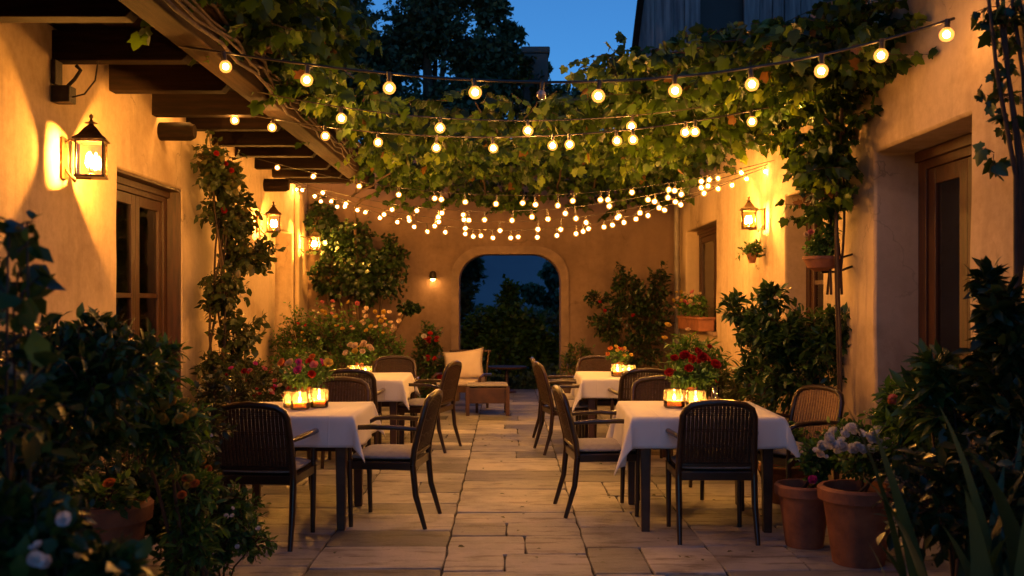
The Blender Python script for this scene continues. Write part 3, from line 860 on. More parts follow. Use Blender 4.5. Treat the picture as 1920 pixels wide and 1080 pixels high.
for ch in pc.children:
    if ch.name.startswith('woven_back'):
        ch.data = ch.data.copy(); ch.data.materials[0] = M['wicker_lit']; ch['label'] = 'woven back coloured tan as if lit'
chair(1.25, 9.30, 2, 'wicker armchair with its back to us at the yellow and red bouquet table')
chair(.62, 9.98, -80, 'wicker armchair side-on at the yellow and red bouquet table, nearer corner')
chair(.60, 10.72, -88, 'wicker armchair side-on at the yellow and red bouquet table, nearer the arch')
chair(1.02, 10.85, 180, 'small chair top beyond the yellow and red bouquet')

# ------------------------------------------------------------------ lounge chair, footstool, pillow
lc = empty('lounge_chair', (-.62, 13.75, 0), R(-12), 'low wooden lounge chair standing in front of the arch jamb', 'lounge chair')
b = MB(); b.box((-.31, -.33, .27), (.31, -.29, .36)); b.box((-.31, .29, .27), (.31, .33, .36)); b.box((-.31, -.289, .28), (-.27, .289, .36)); b.box((.27, -.289, .28), (.31, .289, .36)); b.build('seat_frame', 'tablewood', lc, bevel=.006)
for sx in (-1, 1):
    for sy in (-1, 1):
        b = MB(); b.tube([(sx * .29, sy * .31, 0), (sx * .29, sy * .31, .268)], [.018, .026], 8); b.build('leg', 'tablewood', lc, smooth=50)
    b = MB(); b.tube([(sx * .32, -.30, .361), (sx * .33, -.30, .47), (sx * .335, -.1, .50), (sx * .33, .34, .47)], .02, 8); b.build('armrest', 'tablewood', lc, smooth=50)
b = MB()
for k in range(7):
    x = -.27 + k * .09; b.tube([(x, .30, .37), (x, .48, .78)], .012, 6)
b.tube([(-.3, .49, .79), (.3, .49, .79)], .02, 8); b.build('backrest', 'tablewood', lc, smooth=50)
b = MB(); b.box((-.27, -.34, .362), (.27, .28, .43)); b.build('seat_cushion', 'pillow', lc, bevel=.02)
fs_ = empty('footstool', (-.26, 13.25, 0), R(3), 'boxy wooden footstool with pale padded top, beside the lounge chair', 'footstool')
b = MB(); b.box((-.25, -.2, .16), (.25, .2, .365)); b.build('box', 'tablewood', fs_, bevel=.006)
for sx in (-1, 1):
    for sy in (-1, 1):
        b = MB(); b.box((sx * .262 - .025, sy * .21 - .025, 0), (sx * .262 + .025, sy * .21 + .025, .38)); b.build('leg', 'tablewood', fs_, bevel=.004)
b = MB(); b.box((-.27, -.215, .382), (.27, .215, .412)); b.build('padded_top', 'cushion', fs_, bevel=.018)
# pillow
b = MB(); n = 14; vs = []
for side in (-1, 1):
    for i in range(n + 1):
        for j in range(n + 1):
            u, v = 2 * i / n - 1, 2 * j / n - 1
            px = u * (.30 - .035 * (1 - v * v)); pz = v * (.23 - .03 * (1 - u * u))
            vs.append((px, side * .075 * ((1 - u * u) * (1 - v * v)) ** .5, pz))
q = (n + 1) ** 2; fs = []
for s in (0, 1):
    for i in range(n):
        for j in range(n):
            a = s * q + i * (n + 1) + j; f = (a, a + 1, a + n + 2, a + n + 1); fs.append(f if s else f[::-1])
b.add(vs, fs); pl = b.build('pillow', 'pillow', None, smooth=True, weld=True)
pl.location = (-.60, 13.82, .62); pl.rotation_euler = (R(-24), R(-7), R(-10))
tag(pl, 'big cream square pillow leaning on the lounge chair before the arch', 'pillow')
# garden pieces beyond the arch
gt = empty('round_garden_table', (.0, 16.4, 0), 0, 'dim round wooden table outside beyond the arch', 'table')
b = MB(); b.lathe([(.0, .0), (.32, 0), (.33, .012), (.33, .03), (.0, .032)], (0, 0, .40), 28); b.build('table_top', 'tablewood', gt, smooth=40)
b = MB(); b.lathe([(.17, 0), (.15, .03), (.03, .06), (.028, .38), (.1, .398)], (0, 0, 0), 14); b.build('pedestal', 'tablewood', gt, smooth=40)

# ------------------------------------------------------------------ lanterns
def lantern(x, y, z, side, h, label, swing=0):
    """z: bottom of the glass box; side: +1 hangs off the wall at -X"""
    s = h / .40
    wall = XL if side > 0 else XR
    t = empty('wall_lantern', (x, y, z), swing, label, 'lantern', 'brass wall lanterns')
    w = .085 * s; H = .235 * s
    b = MB()
    for sx in (-1, 1):
        for sy in (-1, 1):
            b.box((sx * w - .006, sy * w - .006, 0), (sx * w + .006, sy * w + .006, H))
    b.box((-w - .012, -w - .012, -.014), (w + .012, w + .012, 0)); 
    for sy in (-1, 1):
        b.box((-w + .007, sy * w - .005, H - .012), (w - .007, sy * w + .005, H)); b.box((sy * w - .005, -w + .007, H - .012), (sy * w + .005, w - .007, H))
    b.build('frame', 'brass', t)
    b = MB(); q = math.sqrt(2)
    b.lathe([((w + .022) * q, H + .001), ((w + .022) * q, H + .01), ((w - .01) * q, H + .035 * s), ((w - .045 * s) * q, H + .085 * s), (.018 * q, H + .108 * s), (.016, H + .118 * s)], (0, 0, 0), 4, ph=math.pi / 4)
    b.build('lantern_roof', 'brass', t, bevel=.002)
    b = MB(); b.lathe([(.006, H + .119 * s), (.045 * s, H + .122 * s), (.012, H + .135 * s), (.007, H + .15 * s), (.014, H + .16 * s), (.014, H + .172 * s), (.003, H + .185 * s)], (0, 0, 0), 10)
    b.build('finial', 'brass', t, smooth=40)
    for a in range(4):
        b = MB(); b.box((-w + .007, w - .002, .001), (w - .007, w + .001, H - .013)); rot = Matrix.Rotation(a * math.pi / 2, 4, 'Z')
        b.build('pane', 'lglass', t, xf=lambda v: rot @ v)
    # candle-shaped lamps on a stem
    b = MB(); b.lathe([(.03 * s, .001), (.028 * s, .012), (.008, .02), (.007, .045 * s)], (0, 0, 0), 10)
    for k in range(3):
        a = k * 2.1 + .4; b.tube([(0, 0, .04 * s), (.028 * s * math.cos(a), .028 * s * math.sin(a), .035 * s), (.03 * s * math.cos(a), .03 * s * math.sin(a), .062 * s)], .005, 6)
    b.build('candle_stem', 'brass', t, smooth=40)
    for k in range(3):
        a = k * 2.1 + .4
        b = MB(); b.lathe([(.006, 0), (.014 * s, .02 * s), (.015 * s, .045 * s), (.009 * s, .075 * s), (.001, .095 * s)], (.03 * s * math.cos(a), .03 * s * math.sin(a), .063 * s), 10)
        b.build('bulb', 'lamp', t, smooth=True)
    # bracket and back plate in the lantern's frame
    d = (wall - x)
    inv = Matrix.Rotation(-swing, 4, 'Z')
    b = MB(); e = -1 if d < 0 else 1
    b.tube([(d, 0, H * .35), (d * .8, 0, H * .1), (d * .55, 0, -.04), (d * .5, 0, -.012), (0, 0, -.018)], .009, 8)
    b.tube([(d, 0, H * .9), (d * .7, 0, H * 1.05), (d * .45, 0, H * .95), (w * e * 1.0, 0, H * .93)], .007, 8)
    b.box((min(d, d - e * .02), -.045 * s, -.02), (max(d, d - e * .02), .045 * s, H * 1.1))
    b.build('bracket', 'brass', t, smooth=40, xf=lambda v: inv @ v)
    return t
def lant(px, pyb, Y, side, h, label, swing=0):
    p = at(px, pyb, Y); return lantern(p.x, Y, p.z, side, h, label, swing)
lant(171, 330, 6.72, 1, .40, 'large brass lantern glowing on the ochre wall before the double door', R(14))
lant(513, 433, 11.96, 1, .34, 'brass lantern glowing beyond the climbing plant, above the plain recess edge', R(10))
lant(590, 468, 14.1, 1, .30, 'lantern half swallowed by ivy in the corner of the garden wall', R(20))
lant(1404, 427, 9.9, -1, .30, 'small brass lantern lit on the cream wall, above the tiny hanging plant', R(-8))
# spotlight on the garden wall
sp = empty('wall_spotlight', (-1.105, YB - .04, 1.83), 0, 'tiny dark spotlight shining down the garden wall beside the arch', 'spotlight')
b = MB(); b.lathe([(.05, .0), (.052, .05), (.045, .1), (.02, .125)], (0, -.06, -.0), 14); b.build('shade', 'iron', sp, smooth=40)
b = MB(); b.box((-.025, -.015, .03), (.025, .038, .09)); b.build('mount', 'iron', sp, bevel=.004)
b = MB(); b.lathe([(.0, -.022), (.028, -.012), (.036, .006), (.03, .03), (0, .036)], (0, -.06, 0), 12); b.build('bulb', 'spot', sp, smooth=True)

# wall bracket and unlit floodlight under the rafters
wb = empty('iron_wall_bracket', (XL + .01, 6.58, 2.83), 0, 'old iron box bracket with dangling wire loop, above the big lantern', 'bracket')
b = MB(); b.box((0, -.05, .10), (.03, .06, .26)); b.box((0, -.05, -.02), (.12, .06, .09)); b.build('bracket_box', 'iron', wb, bevel=.006)
b = MB(); b.tube([(.12, 0, .02), (.20, 0, .04), (.27, 0, .13), (.29, 0, .26), (.24, 0, .31), (.16, 0, .33)], .006, 6); b.tube([(.08, .01, .09), (.13, .01, .14), (.17, .01, .2), (.14, .01, .23)], .013, 6); b.build('wire_loop', 'iron', wb, smooth=40)
fl = empty('unlit_spotlight', at(303, 103, 6.9), 0, 'small white unlit spotlight clipped below a dark rafter', 'spotlight')
b = MB(); b.tube([(0, 0, 0), (.07, -.03, -.004), (.13, -.05, -.01)], [.022, .035, .026], 10); b.build('housing', 'metalcap', fl, smooth=40)
b = MB(); b.tube([(.03, 0, .02), (.03, .0, .09)], .006, 6); b.build('clip', 'iron', fl)

# ------------------------------------------------------------------ string lights
def plane_pt(px, py, A, B):
    k = (px - VX) / F
    s = (k * A[1] - A[0]) / ((B[0] - A[0]) - k * (B[1] - A[1]))
    Y = A[1] + s * (B[1] - A[1])
    return s, at(px, py, Y)
bm_cache = {}
def bulb_mesh(r, m):
    if (r, m) in bm_cache: return bm_cache[(r, m)]
    b = MB(); b.lathe([(.35 * r, .95 * r), (.6 * r, .78 * r), (.92 * r, .38 * r), (r, 0), (.9 * r, -.45 * r), (.55 * r, -.84 * r), (0, -r)], (0, 0, 0), 12)
    me = bpy.data.meshes.new('bulb'); me.from_pydata(b.v, [], b.f); me.polygons.foreach_set('use_smooth', [True] * len(me.polygons))
    bmm = bmesh.new(); bmm.from_mesh(me); bmesh.ops.recalc_face_normals(bmm, faces=bmm.faces); bmm.to_mesh(me); bmm.free()
    me.materials.append(M[m]); bm_cache[(r, m)] = me; return me
def strand(A, B, e0, e1, bulbs, r, m, label, dead=(), cable=.006, gap=(.045, .13), snap=.85, wob=0):
    t = empty('string_light', (0, 0, 0), 0, label, 'string lights', 'strings of warm bulbs across the courtyard')
    ends = [plane_pt(*e0, A, B), plane_pt(*e1, A, B)]
    bs = sorted([plane_pt(x, y, A, B) + (k,) for k, (x, y) in enumerate(bulbs)], key=lambda q: q[0])
    S = np.array([q[0] for q in bs]); Z = np.array([q[1].z for q in bs]) + r + .05
    s0, s1 = ends[0][0], ends[1][0]; z0, z1 = ends[0][1].z, ends[1][1].z
    # chain curve through both ends, the sag fitted to the bulbs
    lin = z0 + (z1 - z0) * (S - s0) / (s1 - s0)
    bas = (S - s0) * (s1 - S)
    bas2 = bas * (S - (s0 + s1) / 2)
    Am = np.stack([bas, bas2], 1)
    coef, *_ = np.linalg.lstsq(Am, Z - lin, rcond=None)
    def wz(s):
        q = (s - s0) * (s1 - s)
        return z0 + (z1 - z0) * (s - s0) / (s1 - s0) + coef[0] * q + coef[1] * q * (s - (s0 + s1) / 2)
    def wp(s): return Vector((A[0] + s * (B[0] - A[0]), A[1] + s * (B[1] - A[1]), wz(s)))
    n = 60
    c = MB(); c.tube([wp(s0 + (s1 - s0) * i / n) for i in range(n + 1)], cable, 6); c.build('cable', 'cable', t, smooth=True)
    for s, p, k in bs:
        w = wp(s); zb = min(max(p.z, w.z - gap[1] - r), w.z - gap[0] - r)
        lit = k not in dead
        o = bpy.data.objects.new('bulb', bulb_mesh(r * (1.35 if r > .025 else 1.5) if lit else r, 'globe' if lit else 'deadglass')); COL.objects.link(o)  # lit bulbs get an oversized shell that carries the painted halo
        if lit:
            fo = bpy.data.objects.new('filament', bulb_mesh(r * .66, m)); COL.objects.link(fo); fo.parent = o
        o.parent = t; o.location = (w.x, w.y, zb); o.rotation_euler = (random.uniform(-.12, .12), random.uniform(-.12, .12), 0)
        if not lit: o['label'] = 'unlit clear bulb'
        kk = MB(); g = w.z - zb
        kk.tube([(0, 0, r * .9), (0, 0, r * 1.15), (0, 0, g - .012)], [r * .42, r * .5, r * .5] if g < r + .09 else [r * .4, r * .5, r * .4], 8)
        kk.tube([(0, 0, g - .014), (0, 0, g + .008)], [cable * 1.9, cable * 1.9], 8)
        kk.build('socket', 'cable', o, smooth=40)
    return t
# three big-bulb strings
strand((-2.02, 6.25), (2.45, 5.35), (335, 86), (1790, 34), [(423, 125), (575, 150), (730, 165), (891, 172), (1015, 170), (1122, 180), (1266, 170), (1410, 158), (1540, 133), (1652, 104), (1775, 62)],
       .029, 'bulb_dim', 'frontmost string of big bulbs with thick cable and one unlit bulb', dead=(4,), cable=.008)
strand((-2.72, 8.6), (2.5, 7.2), (320, 182), (1590, 165), [(347, 203), (440, 225), (510, 238), (610, 255), (709, 267), (818, 277), (925, 278), (1036, 273), (1068, 271), (1157, 264), (1187, 262), (1285, 248), (1303, 247), (1410, 228), (1495, 205)],
       .029, 'bulb', 'second string of big bulbs, starting at the round beam end', cable=.006)
strand((-1.9, 7.6), (2.5, 7.9), (483, 172), (1520, 160), [(640, 222), (825, 240), (990, 245), (1184, 237)],
       .031, 'bulb', 'sparse string with only four big bulbs, hanging from the fascia', cable=.005)
# fairy light strings (crop of the photograph, x/2+500, y/2+300)
raw = [(88,88),(112,115),(133,110),(180,138),(203,160),(210,118),(242,150),(265,178),(293,175),(297,165),(340,187),(370,195),(347,97),(440,205),(425,217),(470,187),(490,232),(495,130),(553,250),(563,182),(533,210),(535,228),(603,270),(630,143),(655,147),(630,250),(643,215),(645,228),(657,190),(670,270),(745,157),(738,203),(740,225),(758,228),(745,257),(745,275),(775,287),(803,283),(817,225),(860,165),(875,265),(848,292),(920,227),(915,292),(943,287),(960,160),(995,212),(1008,168),(1017,260),(1015,290),(1055,222),(1088,283),(1092,173),(1102,262),(1120,197),(1148,152),(1160,222),(1160,277),(1187,267),(1198,232),(1207,255),(1252,150),(1265,250),(1280,150),(1285,168),(1297,243),(1315,215),(1322,208),(1340,233),(1370,110),(1385,220),(1400,197),(1430,207),(1430,145),(1455,155),(1472,178),(1492,187),(1508,112),(1505,140),(1530,118),(1533,155),(1555,128),(1553,165),(1630,62),(1630,95),(1640,122),(1655,97),(1660,70),(1693,70),(1693,102),(1745,90),(1780,45),(1800,60),(1870,40),(1890,20),(175,52),(40,8)]
curves = [  # centre height in the crop, (A, B), ends, label
    (165, (-2.85, 11.2), (2.45, 9.6), (478, 296), (1452, 300), 'fairy string just under the vine leaves, highest of the far swags'),
    (222, (-2.85, 12.6), (2.45, 9.4), (535, 334), (1440, 308), 'fairy string second of the far swags, counted downward from the vines'),
    (262, (-2.85, 13.2), (2.45, 9.9), (541, 338), (1430, 316), 'fairy string next above the lowest swag before the garden wall'),
    (292, (-2.85, 13.9), (2.45, 10.4), (545, 342), (1412, 322), 'lowest fairy string, dipping closest to the arch'),
]
def cy_(c, px):
    l, r = c[3], c[4]; yl, yr = (l[1] - 300) * 2, (r[1] - 300) * 2
    xm = (950 if px else 0)
    u = (px - l[0]) / (r[0] - l[0])
    ylin = yl + (yr - yl) * u; mid = (yl + yr) / 2
    return ylin + (c[0] - mid) * 4 * u * (1 - u)
grp = [[] for _ in curves]
for (x, y) in raw:
    px = x / 2 + 500
    k = min(range(len(curves)), key=lambda i: abs(cy_(curves[i], px) - y))
    y2 = cy_(curves[k], px) + (y - cy_(curves[k], px)) * .8
    grp[k].append((px, 300 + y2 / 2))
for c, bl in zip(curves, grp):
    strand(c[1], c[2], c[3], c[4], bl, .021, 'bulb_far', c[5], cable=.0035, gap=(.02, .16))

# ------------------------------------------------------------------ candles, glasses, bouquets
def candle_jar(x, y, z, r, h, label, wax=.4):
    t = empty('candle_jar', (x, y, z), 0, label, 'candle jar', 'candle jars on the tables')
    r *= 1.3
    b = MB(); b.lathe([(r * .9, 0), (r, .008), (r, h * .9), (r * .93, h * .95), (r * .96, h), (r * .92, h), (r * .89, h * .95), (r * .95, h * .9), (r * .95, .012), (0, .012)], (0, 0, 0), 20); b.build('glass', 'jar', t, smooth=35)
    b = MB(); b.lathe([(0, .013), (r * .86, .013), (r * .86, h * wax), (r * .6, h * wax - .004), (0, h * wax - .006)], (0, 0, 0), 20); b.build('wax', 'wax', t, smooth=40)
    b = MB(); b.lathe([(.001, -.002), (.007, .003), (.0085, .009), (.0065, .018), (.003, .027), (.0005, .034)], (0, 0, h * wax + .006), 10); b.build('flame', 'flame', t, smooth=True)
    return t
TZ = .757
candle_jar(-1.425, 6.86, TZ, .052, .125, 'front candle jar of the pair before the red and magenta bouquet')
candle_jar(-1.315, 6.98, TZ, .050, .135, 'taller candle jar beside the front one, under the magenta flower')
candle_jar(-1.51, 6.99, TZ, .045, .115, 'dim candle jar tucked under the orange-red flowers', .3)
candle_jar(-1.50, 9.78, TZ, .052, .115, 'candle jar under the cream roses, on the hedge side')
candle_jar(-1.385, 9.76, TZ, .050, .11, 'candle jar under the cream roses, on the aisle side')
candle_jar(1.175, 6.98, TZ, .058, .13, 'wide candle jar at the aisle side of the crimson bouquet')
candle_jar(1.31, 6.90, TZ, .054, .128, 'brightest candle jar in front of the crimson bouquet')
candle_jar(1.21, 9.86, TZ, .052, .115, 'taller candle jar under the orange flowers of the small bouquet')
candle_jar(1.10, 9.88, TZ, .050, .125, 'candle jar at the arch side under the small yellow bouquet')
gl_ = empty('water_glass', (1.475, 7.06, TZ), 0, 'clear straight water glass on the crimson rose table', 'glass')
b = MB(); b.lathe([(.026, 0), (.028, .004), (.033, .135), (.031, .135), (.026, .01), (0, .01)], (0, 0, 0), 20); b.build('tumbler', 'clear', gl_, smooth=40)
b = MB(); b.lathe([(.004, 0), (.02, .003), (.026, .028), (.027, .055), (0, .056)], (0, 0, .011), 16); b.build('water', 'clear', gl_, smooth=40)

def bouquet(x, y, z, r, h, cols_, n, label, vase='terracotta', vr=.055, vh=.13, fs=(.028, .04), kind=None, leafn=70, wide=1.0, lm='mid'):
    t = empty('flower_bouquet', (x, y, z), 0, label, 'bouquet', 'bouquets on the tables')
    b = MB(); b.lathe([(vr * .7, 0), (vr, vh * .35), (vr * .95, vh * .7), (vr * .7, vh * .9), (vr * .8, vh), (vr * .72, vh), (vr * .6, vh * .85), (0, vh * .8)], (0, 0, 0), 18); b.build('vase', vase, t, smooth=40)
    B = Bush()
    B.blob((0, 0, vh * .8), (0, 0, vh + h * .35), (r, r * .8, h * .42), leafn, 6, .045, limb=False, tr=.0016, inner=.5, tbase=.5)
    for i in range(n):
        a = 2 * math.pi * (i * .618) ; q = math.sqrt((i + .5) / n)
        fx, fy = r * .95 * q * math.cos(a), r * .7 * q * math.sin(a)
        fz = vh + h * (.52 + .42 * (1 - q * q) + random.uniform(-.2, .2))
        B.st.tube([(0, 0, vh * .7), (fx * .5, fy * .5, vh + h * .3), (fx, fy, fz)], .0022, 4)
        c = cols_[i % len(cols_)]
        blossom(t, (fx, fy, fz), random.uniform(*fs), c, face=(fx * 2.5 + random.uniform(-.2, .2), -.5 + fy * 2, .55), kind=(random.random() < .35) * 1 if kind is None else kind)
    B.make(t, lm, T_OVAL, wide, 'twig'); return t
bouquet(-1.44, 7.18, TZ, .21, .21, ['orange', 'magenta', 'red', 'pink', 'cream', 'red', 'magenta', 'pink', 'yellow'], 12, 'loose bouquet of red, orange, pink and magenta flowers', fs=(.028, .046), leafn=130)
bouquet(-1.475, 9.98, TZ, .16, .2, ['cream', 'cream', 'yellow', 'cream'], 12, 'round bouquet of cream and yellow roses', fs=(.034, .046), kind=0)
bouquet(1.33, 7.16, TZ, .20, .22, ['crimson', 'crimson', 'red'], 11, 'full bouquet of crimson roses over much green', fs=(.036, .048), kind=0, leafn=130)
bouquet(1.14, 10.08, TZ, .15, .15, ['orange', 'yellow', 'red', 'yellow', 'orange'], 12, 'small airy bouquet of yellow, orange and red blooms', fs=(.022, .034), kind=1, leafn=45)

# ------------------------------------------------------------------ plants
def pot(parent, x, y, z, r, h, m='terracotta', name='pot'):
    b = MB(); b.lathe([(r * .66, 0), (r * .90, h * .8), (r * .92, h * .82), (r * 1.04, h * .83), (r * 1.06, h * .97), (r, h), (r * .9, h), (r * .86, h * .86), (0, h * .84)], (x, y, z), 28)
    b.build(name, m, parent, smooth=35)
    b = MB(); b.lathe([(0, h * .845), (r * .84, h * .865)], (x, y, z), 20); b.build('soil', 'soil', parent, fix=False)
def plant(name, base, label, cat, blobs, m='mid', tmpl=T_OVAL, size=.05, nl=9, wide=1.0, flowers=(), group=None, potr=None, limb_r=.01, stem='bark', stems=None, **kw):
    """blobs: (centre, radii, twig count) in world space"""
    t = empty(name, base, 0, label, cat, group)
    bx = Vector(base); B = Bush(); z0 = 0
    if potr: pot(t, 0, 0, 0, potr[0], potr[1]); z0 = potr[1] * .86
    for c, r, n in blobs:
        cc = Vector(c) - bx
        bb = (random.uniform(-.05, .05), random.uniform(-.05, .05), z0)
        if r is None: continue
        B.blob(bb, cc, r, n, nl, size, limb_r=limb_r, **kw)
    if stems:
        for pts, rr_ in stems: B.st.tube([Vector(p) - bx for p in pts], rr_, 6)
    for (c, r, n, cols_, fs, kind) in flowers:
        cc = Vector(c) - bx
        for i in range(n):
            u = rv(); u[1] = -abs(u[1]); q = RNG.uniform(.75, 1.05)
            p = (cc.x + u[0] * r[0] * q, cc.y + u[1] * r[1] * q, cc.z + u[2] * r[2] * q)
            blossom(t, p, random.uniform(*fs), cols_[i % len(cols_)], kind=kind if kind is not None else int(random.random() < .5))
    B.make(t, m, tmpl, wide, stem)
    return t
P = at
# climbing rose beside the double door
t = empty('climbing_rose', (-2.78, 9.6, 0), 0, 'tall climbing plant with dark leaves and red blooms, between double door and lantern', 'climbing plant')
B = Bush(); bx = np.array([-2.78, 9.6, 0])
for k in range(7):
    pts = []; x, y = random.uniform(-.05, .1), random.uniform(-.12, .12)
    z = 0
    while z < 3.0:
        pts.append((x + .05 * math.sin(z * 3 + k), y + .1 * math.sin(z * 2.2 + k * 2), z)); z += .2
    B.st.tube(pts, [.016 * (1 - .6 * i / len(pts)) for i in range(len(pts))], 5)
for (cx, cy, cz, rx, ry, rz_, n) in [(.03, -.1, 2.75, .26, .5, .34, 95), (.10, .1, 2.35, .32, .5, .32, 95), (.2, .3, 1.98, .36, .5, .28, 90), (.06, -.05, 1.6, .28, .42, .3, 75),
                                     (.16, .1, 1.2, .3, .45, .3, 65), (.05, -.1, .8, .3, .5, .34, 90), (.12, 0, .35, .3, .45, .35, 60)]:
    B.blob((0, 0, max(0, cz - .5)), (cx, cy, cz), (rx, ry, rz_), n, 8, .075, limb=False, tr=.0035, inner=.3, droop=.35, t0=.2)
for (x, y, z) in [(.15, -.3, 2.78), (.12, -.25, 2.35), (.1, -.42, 2.86), (.2, -.28, 2.72)]:
    blossom(t, (x, y, z), random.uniform(.03, .045), 'crimson', face=(.6, -1, .2), kind=0)
B.make(t, 'rose', T_OVAL, 1.35, 'bark')

G1 = 'flowering shrubs along the lantern wall'
plant('ivy', (-2.15, 14.5, 0), 'big dark ivy mound climbing the corner of the garden wall', 'ivy',
      [(P(690, 520, 14.45), (.62, .35, .45), 260), (P(640, 450, 14.5), (.55, .33, .42), 220), (P(600, 410, 14.6), (.30, .2, .34), 70), (P(730, 480, 14.5), (.30, .3, .35), 90), (P(765, 578, 14.3), (.22, .15, .10), 22), (P(610, 520, 14.5), (.25, .25, .4), 60)],
      'ivy', T_OVAL, .075, 9, 1.5, limb_r=.03, inner=.3, droop=.45)
plant('flowering_shrub', (-2.1, 12.9, 0), 'broad green hedge with cream and yellow blooms, behind the cream rose table', 'shrub',
      [(P(560, 640, 12.6), (.45, .45, .5), 150), (P(620, 630, 12.8), (.5, .45, .48), 170), (P(690, 645, 13.1), (.45, .4, .42), 140), (P(640, 700, 12.6), (.7, .4, .35), 120), (P(735, 660, 13.3), (.28, .3, .32), 70)],
      'mid', T_OVAL, .055, 10, 1.1, [(P(715, 604, 12.9), (.30, .3, .16), 22, ['yellow', 'cream', 'cream'], (.028, .045), None), (P(640, 580, 12.7), (.35, .3, .12), 14, ['cream', 'yellow', 'pink'], (.025, .04), None), (P(600, 640, 12.4), (.5, .3, .3), 16, ['pink', 'cream', 'yellow', 'red'], (.02, .035), None)], group=None, inner=.3)
bx = np.array([.2, 15.2, 3.83]); t = empty('ivy', bx, 0, 'dark ragged ivy along the top of the garden wall, round the chimney stack', 'ivy')
B = Bush()
for x in np.arange(-2.4, 1.5, .28):
    hh = random.uniform(.25, .5) + (.25 if -.1 < x < 1.0 else 0)
    B.blob((x - .2, 0, 0), (x - .2, random.uniform(-.12, .12), hh * .6), (.26, .22, hh), 30, 9, .075, limb=False, tr=.004, inner=.2, up=.5)
for (x, z, rx, rz_) in ((.02, .55, .2, .3), (.28, .75, .2, .4), (-.05, .95, .14, .3), (.45, .5, .16, .3), (.1, 1.2, .12, .25)):
    B.blob((x, -.1, 0), (x, -.24, z), (rx, .12, rz_), 34, 9, .07, limb=False, tr=.004, inner=.2, up=.5)
B.make(t, 'ivy', T_OVAL, 1.3, 'bark')
plant('rose_bush', (-1.1, 14.2, 0), 'dark rose bush with red and one white bloom, between hedge and arch', 'rose bush',
      [(P(805, 640, 14.2), (.24, .22, .34), 90), (P(795, 690, 14.1), (.30, .25, .34), 110), (P(825, 700, 14.1), (.22, .2, .3), 60), (P(785, 740, 14.0), (.32, .2, .2), 50)],
      'dark', T_OVAL, .055, 9, 1.2, [(P(800, 650, 14.0), (.22, .12, .3), 9, ['red', 'crimson'], (.03, .05), 0), (P(796, 633, 13.95), (.01, .01, .01), 1, ['white'], (.045, .05), 0), (P(822, 708, 13.9), (.02, .02, .02), 1, ['red'], (.05, .055), 0)])
plant('flowering_shrub', (-2.35, 9.3, 0), 'low mixed flower bed with pink and crimson blooms at the foot of the climber', 'flowers',
      [(P(470, 715, 8.9), (.30, .35, .22), 90), (P(520, 720, 9.6), (.30, .3, .24), 80), (P(430, 740, 8.3), (.28, .3, .26), 80), (P(490, 760, 8.8), (.35, .3, .22), 60), (P(455, 690, 9.6), (.2, .2, .22), 40)],
      'rose', T_OVAL, .048, 9, 1.2, [(P(480, 715, 8.7), (.4, .25, .2), 26, ['crimson', 'pink', 'magenta', 'crimson', 'cream'], (.018, .032), None), (P(540, 715, 9.2), (.2, .2, .2), 10, ['red', 'crimson', 'pink'], (.02, .034), None)])
plant('flowering_shrub', (-2.4, 11.0, 0), 'bushy green plant under the second lantern with a few crimson buds', 'shrub',
      [(P(545, 690, 10.8), (.28, .3, .26), 80), (P(575, 680, 11.4), (.28, .3, .28), 80), (P(560, 730, 10.9), (.35, .3, .3), 60)],
      'mid', T_OVAL, .05, 9, 1.1, [(P(555, 690, 10.6), (.3, .2, .2), 8, ['crimson', 'pink', 'yellow'], (.02, .03), None)])
# garden wall, other side of the arch
plant('laurel_shrub', (1.8, 14.3, 0), 'wide dark laurel growing against the garden wall, opposite the ivy', 'shrub',
      [(P(1180, 560, 14.3), (.34, .28, .42), 110), (P(1215, 590, 14.3), (.45, .3, .5), 160), (P(1140, 610, 14.3), (.32, .28, .3), 90), (P(1235, 540, 14.35), (.20, .2, .42), 60), (P(1160, 520, 14.35), (.14, .15, .25), 24), (P(1190, 660, 14.2), (.55, .3, .3), 110), (P(1120, 560, 14.3), (.25, .15, .16), 22)],
      'ivy', T_OVAL, .07, 9, 1.0, [(P(1170, 570, 14.0), (.4, .1, .3), 3, ['crimson'], (.03, .04), 0)], limb_r=.02, inner=.25, up=.5)
plant('fern', (1.15, 14.2, 0), 'low dark leafy plant at the arch foot, below the laurel', 'plant',
      [(P(1085, 665, 14.2), (.26, .22, .22), 60), (P(1110, 690, 14.1), (.25, .2, .2), 50), (P(1062, 690, 14.3), (.15, .15, .2), 26)], 'dark', T_LANCE, .07, 8)
# planter and shrubs along the cream wall
plant('laurel_shrub', (2.1, 7.95, 0), 'big open laurel shrub with upright sprigs, between garden door and deep reveal', 'shrub',
      [(P(1470, 650, 7.95), (.40, .32, .34), 170), (P(1540, 650, 7.7), (.26, .3, .34), 110), (P(1420, 610, 8.1), (.22, .22, .26), 60), (P(1375, 580, 8.2), (.12, .12, .16), 22), (P(1450, 555, 8.0), (.15, .15, .17), 34), (P(1570, 610, 7.6), (.14, .2, .16), 36), (P(1480, 730, 7.8), (.42, .3, .25), 90), (P(1415, 700, 8.1), (.2, .2, .25), 40)],
      'dark', T_LANCE, .085, 10, 1.25, [(P(1450, 570, 7.9), (.2, .1, .1), 2, ['cream'], (.02, .03), None)], limb_r=.014, inner=.2, up=.7, t0=.15)
t = empty('terracotta_planter', (2.35, 9.9, 0), 0, 'dark leafy plant rising behind the crimson roses, by the cream wall foot', 'plant')
